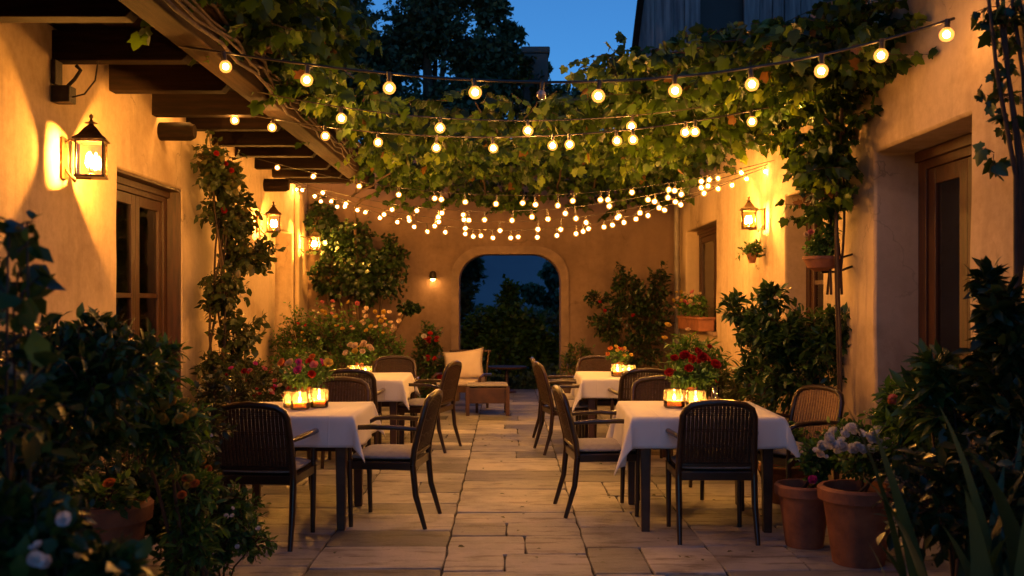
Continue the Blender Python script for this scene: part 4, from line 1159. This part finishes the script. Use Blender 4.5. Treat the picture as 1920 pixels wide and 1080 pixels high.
plant('flowering_shrub', (2.05, 9.2, 0), 'grassy plant with long blades and crimson buds behind the crimson rose table', 'plant',
      [(P(1290, 665, 9.4), (.26, .25, .24), 70), (P(1330, 690, 9.1), (.26, .25, .28), 80), (P(1300, 720, 9.2), (.34, .25, .25), 70)],
      'mid', T_LANCE, .08, 8, 1.0, [(P(1310, 690, 9.0), (.3, .1, .2), 7, ['crimson', 'red'], (.03, .04), 0)])
bpy.data.objects.remove(t)
plant('flowering_shrub', (2.15, 8.35, 0), 'small leafy clump low between the crimson rose table and the laurel', 'plant',
      [(P(1400, 740, 8.5), (.25, .25, .22), 70), (P(1360, 730, 8.9), (.2, .2, .2), 50)], 'rose', T_LANCE, .08, 8)
def blades(name, base, label, cat, n, L, w, m, lean=.5, flowers=(), rr=.08, droop=1.0, azr=None):
    t = empty(name, base, 0, label, cat); mb = MB()
    for _ in range(n):
        a = random.uniform(0, 2 * math.pi) if azr is None else random.uniform(*azr); l = L * random.uniform(.55, 1.1); ln = random.uniform(.1, lean)
        s = Vector((random.gauss(0, rr), random.gauss(0, rr), 0)); dr = Vector((math.cos(a), math.sin(a), 0)); sd = Vector((-math.sin(a + random.uniform(-.5, .5)), math.cos(a), 0))
        vs = []; K = 9; dp = random.uniform(.3, 1) * droop
        for k in range(K + 1):
            q = k / K; p = s + dr * (l * (ln * q + dp * .45 * q ** 3)) + Vector((0, 0, l * (q * (1 - ln * .35) - dp * .38 * q ** 3)))
            ww = w * (.5 + .5 * math.sin(math.pi * min(1, q * 1.15 + .18))) * (1 - q ** 5)
            vs += [p - sd * ww, p + Vector((0, 0, -ww * .4)), p + sd * ww]
        mb.add(vs, [f for k in range(K) for f in ((3 * k, 3 * k + 1, 3 * k + 4, 3 * k + 3), (3 * k + 1, 3 * k + 2, 3 * k + 5, 3 * k + 4))], random.random())
    mb.build('foliage', m, t, smooth=True, fix=False, tint=True)
    for (p, c, s) in flowers: blossom(t, Vector(p) - Vector(base), s, c)
    return t
blades('grass_plant', (1.62, 9.35, .35), 'upright pale blades with wilted tops above the crimson roses', 'plant', 18, .85, .014, 'mid', .35, [(P(1252, 612, 9.3), 'yellow', .04), (P(1246, 636, 9.3), 'yellow', .035), (P(1290, 620, 9.3), 'cream', .03)])
# window box
wbx = empty('window_box', (2.50, 13.2, 1.122), 0, 'terracotta window box with pale and pink flowers on the cream wall sill', 'window box')
b = MB(); b.box((-.10, -.75, .0), (.10, .75, .17)); b.box((-.115, -.765, .145), (.115, .765, .18)); b.build('trough', 'terracotta', wbx, bevel=.01)
B = Bush()
for yy in (-.6, -.35, -.1, .15, .4, .62): B.blob((0, yy, .15), (-.04, yy, .32), (.15, .2, .17), 26, 7, .05, limb=False, tr=.002)
for i in range(26): blossom(wbx, (random.uniform(-.2, -.02), random.uniform(-.72, .72), random.uniform(.28, .5)), random.uniform(.025, .042), random.choice(['cream', 'cream', 'pink', 'yellow']))
B.make(wbx, 'mid', T_OVAL, 1.1, 'twig')
# wall pots
hp = P(1540, 492, 7.4)
wp_ = empty('hanging_bowl', hp, 0, 'wide terracotta half-bowl of leafy green hung on the wall, beside the garden door', 'hanging planter')
b = MB(); b.lathe([(.05, -.065), (.10, -.04), (.128, .02), (.136, .022), (.136, .045), (.124, .045), (.115, .02), (0, .01)], (0, 0, 0), 26); b.build('bowl', 'terracotta', wp_, smooth=35)
b = MB(); b.tube([(.13, 0, .03), (XR - hp.x, 0, .06)], .008, 6); b.tube([(.0, 0, -.072), (.12, 0, -.07), (XR - hp.x, 0, -.03)], .009, 6); b.build('bracket', 'iron', wp_)
B = Bush(); B.blob((0, 0, .03), (0, 0, .12), (.14, .14, .12), 80, 7, .045, limb=False, tr=.002, inner=.3); B.blob((0, 0, .05), (.06, 0, .22), (.08, .1, .12), 30, 6, .045, limb=False, tr=.002)
blossom(wp_, (-.10, -.08, .21), .03, 'pink'); blossom(wp_, (-.13, -.06, .20), .026, 'cream')
B.make(wp_, 'mid', T_OVAL, 1.2, 'twig')
hp = P(1410, 480, 9.9)
wp2 = empty('wall_pot', hp, 0, 'tiny trailing plant in a wall pot just below the small lantern', 'wall planter')
b = MB(); b.lathe([(.03, -.07), (.055, .02), (.06, .03), (.052, .03), (0, .015)], (0, 0, 0), 18); b.build('pot', 'terracotta', wp2, smooth=35)
b = MB(); b.tube([(.05, 0, .0), (XR - hp.x, 0, .01)], .007, 6); b.build('bracket', 'iron', wp2)
B = Bush(); B.blob((0, 0, .03), (0, 0, .07), (.11, .11, .09), 50, 6, .045, limb=False, tr=.002, droop=.4); B.twig((0, 0, .05), (-.17, -.05, -.03), 8, .05, tr=.0025); B.twig((0, 0, .05), (.03, -.05, -.14), 8, .04, tr=.0025)
B.make(wp2, 'mid', T_OVAL, 1.2, 'twig')

# terracotta pots by the crimson rose table
GP = 'terracotta pots on the paving'
plant('potted_plant', (2.02, 5.72, 0), 'largest terracotta pot, full of white blooms, at the paving edge', 'potted plant',
      [(P(1640, 860, 5.7), (.25, .22, .16), 100), (P(1680, 820, 5.75), (.22, .2, .2), 80), (P(1620, 820, 5.8), (.18, .18, .15), 50)],
      'mid', T_OVAL, .045, 9, 1.1, [(P(1625, 822, 5.6), (.18, .1, .08), 22, ['white'], (.028, .044), None), (P(1560, 830, 5.6), (.1, .06, .05), 11, ['white'], (.028, .04), None)], group=GP, potr=(.215, .44))
plant('potted_plant', (1.83, 6.12, 0), 'terracotta pot with white clusters and one magenta bloom, behind the largest', 'potted plant',
      [(P(1560, 850, 6.1), (.22, .2, .15), 90), (P(1530, 870, 6.1), (.15, .15, .14), 45), (P(1585, 815, 6.1), (.16, .16, .12), 45)],
      'mid', T_OVAL, .042, 9, 1.1, [(P(1568, 826, 6.0), (.13, .08, .06), 20, ['white'], (.028, .042), None), (P(1530, 855, 5.95), (.05, .04, .04), 3, ['white', 'cream'], (.022, .03), None), (P(1527, 900, 5.9), (.01, .01, .01), 2, ['magenta'], (.03, .034), 0)], group=GP, potr=(.17, .38))
plant('potted_plant', (2.1, 7.45, 0), 'shadowed wide terracotta pot under the chair by the laurel', 'potted plant',
      [(P(1510, 830, 7.2), (.22, .2, .16), 70)], 'mid', T_OVAL, .05, 8, 1.1, group=GP, potr=(.2, .28))
plant('flowering_shrub', (2.2, 5.3, 0), 'leafy perennial with two orange-pink blooms under the deep door reveal', 'plant',
      [(P(1700, 800, 5.5), (.2, .25, .24), 80), (P(1750, 770, 5.3), (.2, .22, .28), 80), (P(1690, 770, 5.6), (.14, .15, .16), 30)],
      'mid', T_LANCE, .09, 8, 1.0, [(P(1680, 758, 5.4), (.05, .02, .03), 3, ['orange', 'pink'], (.026, .034), 1), (P(1695, 746, 5.45), (.02, .01, .01), 1, ['orange'], (.024, .03), 1)], up=.6)
plant('leafy_shrub', (2.15, 4.75, 0), 'broad-leaved plant in front of the glazed door of the deep reveal', 'shrub',
      [(P(1765, 700, 4.85), (.13, .16, .12), 26), (P(1740, 750, 4.9), (.14, .16, .16), 34), (P(1790, 770, 4.8), (.16, .2, .2), 44)], 'dark', T_LANCE, .11, 7, 1.1, up=.6, limb_r=.012)
plant('leafy_shrub', (2.2, 4.45, 0), 'tall dark shrub hugging the cream wall at the edge of the frame', 'shrub',
      [(P(1875, 585, 4.5), (.10, .14, .14), 30), (P(1890, 650, 4.45), (.12, .16, .2), 40), (P(1880, 760, 4.4), (.14, .16, .25), 50), (P(1855, 690, 4.6), (.08, .12, .16), 24), (P(1900, 860, 4.3), (.16, .2, .25), 50), (P(1850, 530, 4.6), (.06, .08, .07), 14)],
      'ivy', T_LANCE, .085, 9, 1.5, limb_r=.014, inner=.2, up=.5)
SL = dict(droop=.45)
blades('strap_leaf_plant', (1.76, 3.5, 0), 'huge dark strap-leaved plant, out of focus, beside the largest terracotta pot', 'plant', 44, 1.25, .05, 'strap', .30, rr=.13, **SL)
blades('strap_leaf_plant', (1.75, 2.95, 0), 'blurred strap-leaved clump low in the corner below the taller one', 'plant', 30, .85, .045, 'strap', .28, rr=.11, **SL)
plant('leafy_shrub', (1.95, 3.9, 0), 'dark low shrub filling in behind the blurred strap leaves', 'shrub',
      [(P(1760, 930, 4.0), (.26, .3, .28), 80), (P(1860, 950, 3.8), (.26, .3, .3), 80)], 'ivy', T_OVAL, .07, 8, 1.0)

# the dark near corner on the lantern side
plant('leafy_shrub', (-1.38, 2.6, 0), 'very close blurred shrub with big rounded leaves against the ochre wall', 'shrub',
      [(P(15, 470, 2.55), (.11, .10, .10), 7), (P(25, 560, 2.6), (.12, .10, .10), 9), (P(0, 640, 2.55), (.15, .14, .14), 14), (P(50, 415, 2.6), (.05, .05, .04), 2), (P(-10, 760, 2.5), (.2, .2, .2), 22)],
      'dark', T_OVAL, .078, 4, 1.3, limb_r=.007, inner=.3, tr=.004, up=.4)
plant('leafy_shrub', (-2.15, 3.75, 0), 'dense dark shrub mass below the big lantern, blurred', 'shrub',
      [(P(110, 660, 3.8), (.26, .3, .16), 90), (P(170, 720, 3.7), (.28, .3, .24), 130), (P(60, 750, 3.6), (.28, .3, .3), 130), (P(185, 620, 3.9), (.10, .12, .08), 22), (P(70, 840, 3.6), (.2, .3, .22), 90), (P(30, 960, 3.5), (.17, .25, .3), 80), (P(190, 800, 3.9), (.16, .2, .14), 60), (P(250, 680, 3.95), (.16, .18, .14), 50)],
      'dark', T_OVAL, .055, 9, .9, limb_r=.012, inner=.2, up=.5, t0=.15)
plant('flowering_shrub', (-1.5, 4.95, 0), 'tall shrub with yellow flower heads before the double door', 'shrub',
      [(P(270, 740, 4.4), (.24, .26, .24), 120), (P(320, 820, 4.5), (.22, .24, .24), 120), (P(240, 800, 4.4), (.17, .2, .17), 70), (P(300, 670, 4.5), (.10, .12, .12), 30), (P(355, 920, 4.8), (.16, .18, .2), 80), (P(360, 1010, 4.8), (.16, .18, .2), 70)],
      'mid', T_LANCE, .06, 10, 1.0, [(P(335, 772, 4.35), (.12, .06, .05), 16, ['yellow'], (.022, .034), 0), (P(290, 650, 4.3), (.08, .05, .05), 2, ['orange'], (.02, .025), 0), (P(350, 905, 4.4), (.08, .05, .1), 6, ['yellow', 'orange'], (.02, .03), 0)], limb_r=.012, inner=.2, up=.6)
plant('flowering_shrub', (-1.78, 5.4, 0), 'spindly shrub with yellow sprigs squeezed behind the chair at the double door side', 'shrub',
      [(P(385, 800, 5.4), (.16, .2, .18), 60), (P(370, 880, 5.3), (.2, .22, .24), 80), (P(400, 740, 5.8), (.14, .18, .12), 40), (P(390, 960, 5.2), (.18, .2, .2), 60)],
      'rose', T_OVAL, .045, 9, 1.1, [(P(400, 860, 5.2), (.12, .05, .15), 6, ['yellow', 'orange'], (.016, .024), 0)], limb_r=.008, inner=.2, up=.5)
plant('flowering_shrub', (-1.5, 5.25, 0), 'small ground-hugging plant with tiny white flowers at the paving edge', 'plant',
      [(P(440, 960, 5.3), (.16, .2, .18), 90), (P(410, 1020, 5.2), (.2, .2, .16), 80), (P(475, 1010, 5.2), (.12, .14, .14), 50), (P(350, 1060, 5.0), (.17, .18, .14), 60)],
      'mid', T_OVAL, .038, 9, 1.0, [(P(455, 990, 5.05), (.12, .05, .12), 5, ['white'], (.012, .018), 1)], limb_r=.006, inner=.2, up=.5)
plant('leafy_shrub', (-2.4, 5.5, 0), 'dim leafy undergrowth behind the lone terracotta pot, along the ochre wall foot', 'shrub',
      [(P(120, 900, 5.4), (.35, .3, .3), 150), (P(230, 930, 5.4), (.3, .3, .34), 150), (P(60, 980, 5.0), (.3, .3, .3), 110), (P(300, 960, 5.3), (.22, .25, .3), 100)], 'dark', T_OVAL, .055, 9, 1.1, limb_r=.008, inner=.1)
plant('leafy_shrub', (-1.15, 3.0, 0), 'black-green low plant between the white-flowered corner plant and the lone terracotta pot', 'shrub',
      [(P(90, 1010, 3.0), (.16, .2, .14), 70), (P(20, 920, 3.0), (.14, .2, .2), 60)], 'ivy', T_OVAL, .05, 8, 1.1, limb_r=.005, inner=.1)
plant('potted_plant', (-1.98, 4.88, 0), 'terracotta pot with one orange bloom, nearly lost in the dark shrubs', 'potted plant',
      [(P(200, 930, 4.8), (.22, .2, .10), 60)], 'mid', T_OVAL, .05, 8, 1.1, [(P(205, 912, 4.6), (.02, .02, .02), 2, ['orange'], (.03, .036), 0)], group=GP, potr=(.225, .52))
plant('flowering_shrub', (-.86, 2.3, 0), 'blurred low plant with bluish-white flowers in the bottom corner', 'plant',
      [(P(60, 1040, 2.3), (.16, .14, .12), 60), (P(200, 1075, 2.3), (.12, .12, .07), 40), (P(-20, 980, 2.3), (.14, .12, .12), 40), (P(120, 1090, 2.25), (.2, .16, .08), 50)],
      'dark', T_OVAL, .055, 7, 1.2, [(P(180, 1050, 2.15), (.14, .05, .04), 2, ['white'], (.02, .028), 1), (P(110, 1010, 2.2), (.08, .05, .05), 2, ['white'], (.016, .024), 1)], limb_r=.006)

# ------------------------------------------------------------------ grape vines overhead
def vine_mass(B, bx, boxes, size, hang=.8, nl=11, reach=1.0):
    for (x0, x1, y0, y1, z0, z1, n) in boxes:
        for _ in range(n):
            a = np.array([random.uniform(x0, x1), random.uniform(y0, y1), random.uniform(z0 + (z1 - z0) * .3, z1)]) - bx
            az = random.uniform(0, 6.28); l = random.uniform(.22, .55) * reach
            b_ = a + np.array([math.cos(az) * l, math.sin(az) * l, random.uniform(-.5, .15) * l])
            B.twig(a, b_, nl, size, tr=.0035, t0=.0, up=.1, droop=hang, tbase=random.uniform(.25, .7), bend=.12)
def runner(B, pts, r, bx):
    pts = [Vector(p) - Vector(bx) for p in pts]
    out = []
    for p, q in zip(pts, pts[1:]):
        for k in range(5): t_ = k / 5; out.append(p.lerp(q, t_) + Vector(rv(.03)))
    out.append(pts[-1]); B.st.tube(out, [r * (1 - .5 * i / len(out)) for i in range(len(out))], 6)
# over the far half of the court
bx = np.array([-2.2, 13.9, 0]); t = empty('grape_vine', bx, 0, 'wide leafy vine roof over the arch end, glowing green above the fairy strings', 'vine')
B = Bush()
for k in range(9):
    x = -1.8 + k * .5
    runner(B, [(-2.2 if k < 2 else x, 14.2, 3.0), (x, 12.8, 3.25), (x + random.uniform(-.3, .3), 11, 3.3), (x + random.uniform(-.3, .3), 9, 3.3)], .014, bx)
runner(B, [(-2.2, 14.4, 0), (-2.15, 14.5, 1.4), (-2.2, 14.4, 2.9), (-1.6, 14.0, 3.2), (0, 13.9, 3.25), (2, 13.9, 3.25)], .03, bx)
vine_mass(B, bx, [(-1.85, 2.5, 12.4, 14.6, 2.93, 3.55, 430), (-1.7, 2.5, 10.6, 12.6, 3.0, 3.5, 270), (.4, 2.5, 9.0, 10.8, 3.05, 3.45, 170), (-1.5, .4, 9.2, 10.8, 3.05, 3.4, 62),
                  (-1.6, 2.5, 13.6, 14.5, 2.72, 3.2, 90), (1.2, 2.5, 8.8, 12.5, 2.85, 3.4, 150), (-1.0, .6, 8.3, 9.4, 3.05, 3.35, 16), (-.6, 2.3, 12.0, 14.0, 3.5, 3.75, 40)], .088)
B.make(t, 'vine', T_GRAPE, 1.0, 'bark')
# spilling over the cream wall
bx = np.array([2.35, 7.35, 0]); t = empty('grape_vine', bx, 0, 'thick grape vine spilling over the cream wall, its trunk dropping past the hanging bowl', 'vine')
B = Bush()
for k in range(6):
    ph = k * .9
    pts = [(2.42 + .04 * math.sin(ph + z * 2), 7.25 + .12 * math.sin(ph * 2 + z * 1.7) + k * .03, z) for z in np.arange(1.55 if k > 1 else .3, 3.4, .17)]
    B.st.tube([Vector(p) - Vector(bx) for p in pts], .010 + .003 * (k == 0), 5)
for k in range(7):
    runner(B, [(2.4, 7.3, 3.1), (2.1 - k * .1, 7.5 + (k - 3) * .2, 3.25 + .02 * k), (1.6 - k * .05, 7.8 + (k - 3) * .3, 3.3), (1.2, 8.1 + (k - 3) * .3, 3.3)], .012, bx)
vine_mass(B, bx, [(.95, 2.5, 6.7, 9.0, 3.02, 3.38, 170), (1.5, 2.6, 6.4, 8.2, 2.98, 3.42, 120), (2.0, 2.55, 6.2, 7.3, 2.80, 3.5, 60), (.75, 1.2, 7.6, 8.8, 3.1, 3.45, 36),
                  (2.2, 2.7, 5.3, 6.6, 3.25, 3.8, 55), (1.6, 2.6, 8.0, 9.6, 3.05, 3.6, 90), (.8, 1.3, 8.2, 8.8, 3.4, 3.65, 12), (1.0, 2.6, 8.8, 11.0, 3.35, 3.75, 130)], .082)
vine_mass(B, bx, [(2.0, 2.48, 6.95, 7.7, 2.55, 3.1, 80), (2.15, 2.48, 7.0, 7.6, 2.25, 2.7, 50), (2.25, 2.48, 7.1, 7.55, 2.0, 2.4, 26)], .072, reach=.5)
B.make(t, 'vine', T_GRAPE, 1.0, 'bark')
# on the fascia over the rafters
bx = np.array([-1.95, 7.0, 3.4]); t = empty('grape_vine', bx, 0, 'vine draped over the timber fascia with loose woody stems running down it', 'vine')
B = Bush()
for k in range(6):
    x = -1.865 + .012 * k; z = 3.40 - .055 * k
    runner(B, [(x, 5.0, z), (x + .05, 7.0, z - .05), (x - .02, 8.6, z - .04), (x + .06, 10.2, z - .08), (x, 12, z - .05)], .009 + .004 * (k % 2), bx)
vine_mass(B, bx, [(-1.98, -1.5, 5.6, 7.4, 3.35, 3.85, 110), (-1.95, -1.5, 6.4, 8.2, 3.4, 4.2, 130), (-1.9, -1.4, 8.0, 9.5, 3.4, 4.2, 90), (-1.9, -1.55, 5.8, 8.0, 3.2, 3.45, 30), (-1.85, -1.4, 8.0, 10.2, 3.15, 3.5, 46), (-1.7, -1.0, 7.5, 9.5, 2.95, 3.3, 22)], .10)
B.make(t, 'vine', T_GRAPE, 1.0, 'bark')
# bare-stemmed climber at the frame edge
bx = np.array([2.45, 4.95, 0]); t = empty('climbing_vine', bx, 0, 'dark sparse climber with bare stems on the cream wall at the frame edge', 'climbing plant')
B = Bush()
for k in range(5):
    a, b_ = P(1905 + k * 8, 330, 4.9), P(1850 + k * 14, -40, 4.95)
    B.st.tube([Vector((2.50, 4.9, .02)) - Vector(bx) + Vector((0, k * .02, 0)), Vector((2.5, 4.88 + .02 * k, 1.2)) - Vector(bx), a - Vector(bx), (a.lerp(b_, .5) + Vector((random.uniform(-.04, .04), 0, 0))) - Vector(bx), b_ - Vector(bx)], [.016, .015, .012, .01, .008], 6)
for (px, py, n) in [(1855, 10, 5), (1890, 60, 7), (1875, 110, 5), (1852, 165, 3), (1895, 190, 4), (1888, 240, 3), (1870, 300, 3), (1900, 0, 6)]:
    c = P(px, py, 4.95)
    for _ in range(n):
        b_ = np.array(c) - bx + rv(.10); B.twig(np.array(c) - bx + rv(.04), b_, 4, .065, tr=.003, droop=.6, tbase=.3)
B.make(t, 'dark', T_GRAPE, 1.0, 'bark')

n = 150
P_ = np.stack([RNG.uniform(-1.9, 2.0, n), RNG.uniform(5.6, 13, n), np.full(n, .012)], 1)
fl_ = leaves('fallen_leaves', P_, np.stack([RNG.normal(size=n), RNG.normal(size=n), np.full(n, .05)], 1), np.stack([RNG.normal(size=n) * .2, RNG.normal(size=n) * .2, np.ones(n)], 1), RNG.uniform(.018, .045, n), T_OVAL, 'rose', None, 1.3)
tag(fl_, kind='stuff')
# ------------------------------------------------------------------ trees beyond the wall
def tree(name, base, label, blobs, size, m='olive', tmpl=T_DIAM, nl=9, trunk=.18, wide=1.2, height=None, **kw):
    t = empty(name, base, 0, label, 'tree'); bxx = Vector(base); B = Bush()
    tm = MB()
    top = Vector(blobs[0][0]) - bxx
    tm.tube([(0, 0, 0), (top.x * .2 + .05, top.y * .2, top.z * .3), (top.x * .5 - .05, top.y * .5, top.z * .65), tuple(top)], [trunk, trunk * .8, trunk * .6, trunk * .3], 10)
    for c, r, n in blobs:
        cc = Vector(c) - bxx
        fork = top * random.uniform(.45, .75)
        tm.tube([tuple(fork), tuple((fork + cc) / 2 + Vector(rv(.1))), tuple(cc)], [trunk * .35, trunk * .25, trunk * .12], 6)
        B.blob(tuple(fork), tuple(cc), r, n, nl, size, limb=False, tr=.01, inner=.25, **kw)
    tm.build('trunk', 'bark', t, smooth=True)
    B.make(t, m, tmpl, wide, 'bark', ('crown', 'twig')); return t
GT = 'trees in the garden beyond the wall'
tree('tree', (-1.3, 18.5, 0), 'large dark leafy tree rising over the garden wall against blue sky',
     [(P(800, 60, 18.5), (1.0, .9, .8), 330), (P(700, 130, 18.3), (.9, .8, .8), 280), (P(900, 110, 18.6), (.8, .8, .6), 240), (P(850, -60, 18.5), (1.3, 1, .9), 260), (P(660, 40, 18.6), (.6, .6, .9), 130), (P(740, 110, 18.9), (.9, .6, .7), 240), (P(820, -10, 18.9), (.9, .6, .5), 160), (P(640, 110, 18.6), (.5, .5, .6), 150), (P(920, 20, 18.8), (.45, .5, .5), 120), (P(960, 70, 18.8), (.3, .4, .3), 60), (P(1005, 130, 18.6), (.32, .4, .25), 130), (P(970, 120, 18.8), (.4, .4, .4), 60), (P(780, 230, 18.2), (1.6, .9, .9), 330), (P(930, 150, 18.6), (.55, .5, .45), 260), (P(1020, 195, 18.4), (.7, .5, .42), 260), (P(880, 190, 18.2), (.8, .6, .6), 260), (P(1110, 190, 18.4), (.5, .5, .35), 120), (P(620, 80, 18.2), (.3, .4, .6), 40), (P(640, 200, 18.2), (.7, .6, .7), 110)], .11, nl=17, trunk=.22, up=.3)
tree('tree', (-1.6, 24, 0), 'slender dark tree filling the upper side of the arch view, nearest the spotlight',
     [(P(880, 500, 23), (.4, .5, .5), 120), (P(860, 540, 23), (.5, .5, .7), 140), (P(868, 600, 23), (.5, .5, .7), 120)], .16, nl=9, trunk=.12)
tree('tree', (1.2, 30, 0), 'drooping dark tree seen through the arch, hanging over the laurel side',
     [(P(1040, 510, 30), (.45, .5, .55), 100), (P(1000, 550, 30), (.5, .5, .4), 90), (P(1045, 570, 30), (.5, .5, .5), 90), (P(1010, 600, 30), (.5, .5, .4), 70)], .19, nl=9, trunk=.14, droop=.8)
plant('garden_shrub', (.1, 19, 0), 'rounded green shrub heap in the middle of the arch view', 'shrub',
      [(P(950, 610, 19), (.75, .5, .55), 300), (P(900, 630, 18.8), (.6, .5, .5), 220), (P(955, 560, 19.2), (.25, .3, .4), 70), (P(1000, 640, 19), (.6, .5, .5), 220), (P(930, 680, 18.6), (.8, .5, .5), 200), (P(1030, 690, 18.8), (.6, .5, .5), 160), (P(870, 690, 18.6), (.5, .5, .5), 140)], 'mid', T_DIAM, .11, 9, 1.3, limb_r=.03)
plant('garden_shrub', (.9, 20.5, 0), 'darker shrub behind the heap, towards the laurel side of the arch', 'shrub',
      [(P(1040, 620, 20.5), (.7, .5, .4), 220), (P(1050, 680, 20), (.7, .5, .6), 200)], 'olive', T_DIAM, .12, 9, 1.3, limb_r=.03)
plant('garden_shrub', (-.9, 17.6, 0), 'low dark shrub outside the arch, behind the pillow', 'shrub',
      [(P(880, 700, 17.6), (.5, .35, .35), 130), (P(930, 725, 17.6), (.45, .3, .25), 90)], 'olive', T_DIAM, .09, 9, 1.3, limb_r=.02)
plant('garden_shrub', (.75, 17.6, 0), 'low dark shrub outside the arch, on the laurel side', 'shrub',
      [(P(1030, 715, 17.6), (.45, .35, .35), 130), (P(985, 728, 17.6), (.35, .3, .25), 80)], 'olive', T_DIAM, .09, 9, 1.3, limb_r=.02)
# long dim hedge closing the garden
b = Bush(); t = empty('hedge', (0, 26, 0), 0, 'long dim hedge closing the garden far beyond the arch', 'hedge')
for x in np.arange(-9, 10, .9): b.blob((x, 0, 0), (x, 0, .7), (.7, .5, .75), 60, 8, .16, limb=False, tr=.01, inner=.4)
b.make(t, 'olive', T_DIAM, 1.3, 'bark')

# ------------------------------------------------------------------ sky, sun, camera
w = bpy.data.worlds.new('World'); sc.world = w; w.use_nodes = True
nt = w.node_tree; nt.nodes.clear()
sky = nt.nodes.new('ShaderNodeTexSky'); sky.sky_type = 'NISHITA'; sky.sun_disc = False
SUN_EL, SUN_AZ = 8.5, 180
sky.sun_elevation = R(SUN_EL); sky.sun_rotation = R(SUN_AZ)
sky.air_density = 1.0; sky.dust_density = 0; sky.ozone_density = 6.6; sky.altitude = 0
bg = nt.nodes.new('ShaderNodeBackground'); bg.inputs[1].default_value = .15
ow = nt.nodes.new('ShaderNodeOutputWorld')
nt.links.new(sky.outputs[0], bg.inputs[0]); nt.links.new(bg.outputs[0], ow.inputs[0])
sl = bpy.data.lights.new('sun', 'SUN'); sl.energy = .01; sl.angle = R(12); sl.color = (.75, .85, 1)
so = bpy.data.objects.new('sun', sl); COL.objects.link(so); so.rotation_euler = (R(84), 0, R(160))

cam = bpy.data.cameras.new('camera'); co = bpy.data.objects.new('camera', cam); COL.objects.link(co)
cam.lens = 35.0; cam.sensor_width = 36.0; cam.clip_end = 2000; cam.clip_start = .05
co.location = (0, 0, EYE); co.rotation_euler = (R(90), 0, 0)
cam.shift_x = 10 / 1920; cam.shift_y = 25 / 1920
cam.dof.use_dof = True; cam.dof.focus_distance = 8.0; cam.dof.aperture_fstop = 2.8
sc.camera = co
sc.view_settings.view_transform = 'Standard'; sc.view_settings.look = 'None'
sc.view_settings.exposure = 0; sc.view_settings.gamma = 1
sc.cycles.use_denoising = True
sc.cycles.max_bounces = 7; sc.cycles.diffuse_bounces = 3; sc.cycles.glossy_bounces = 3
sc.cycles.transmission_bounces = 4; sc.cycles.transparent_max_bounces = 12
sc.cycles.sample_clamp_indirect = 4; sc.cycles.caustics_reflective = False; sc.cycles.caustics_refractive = False
try: sc.cycles.use_light_tree = True
except Exception: pass
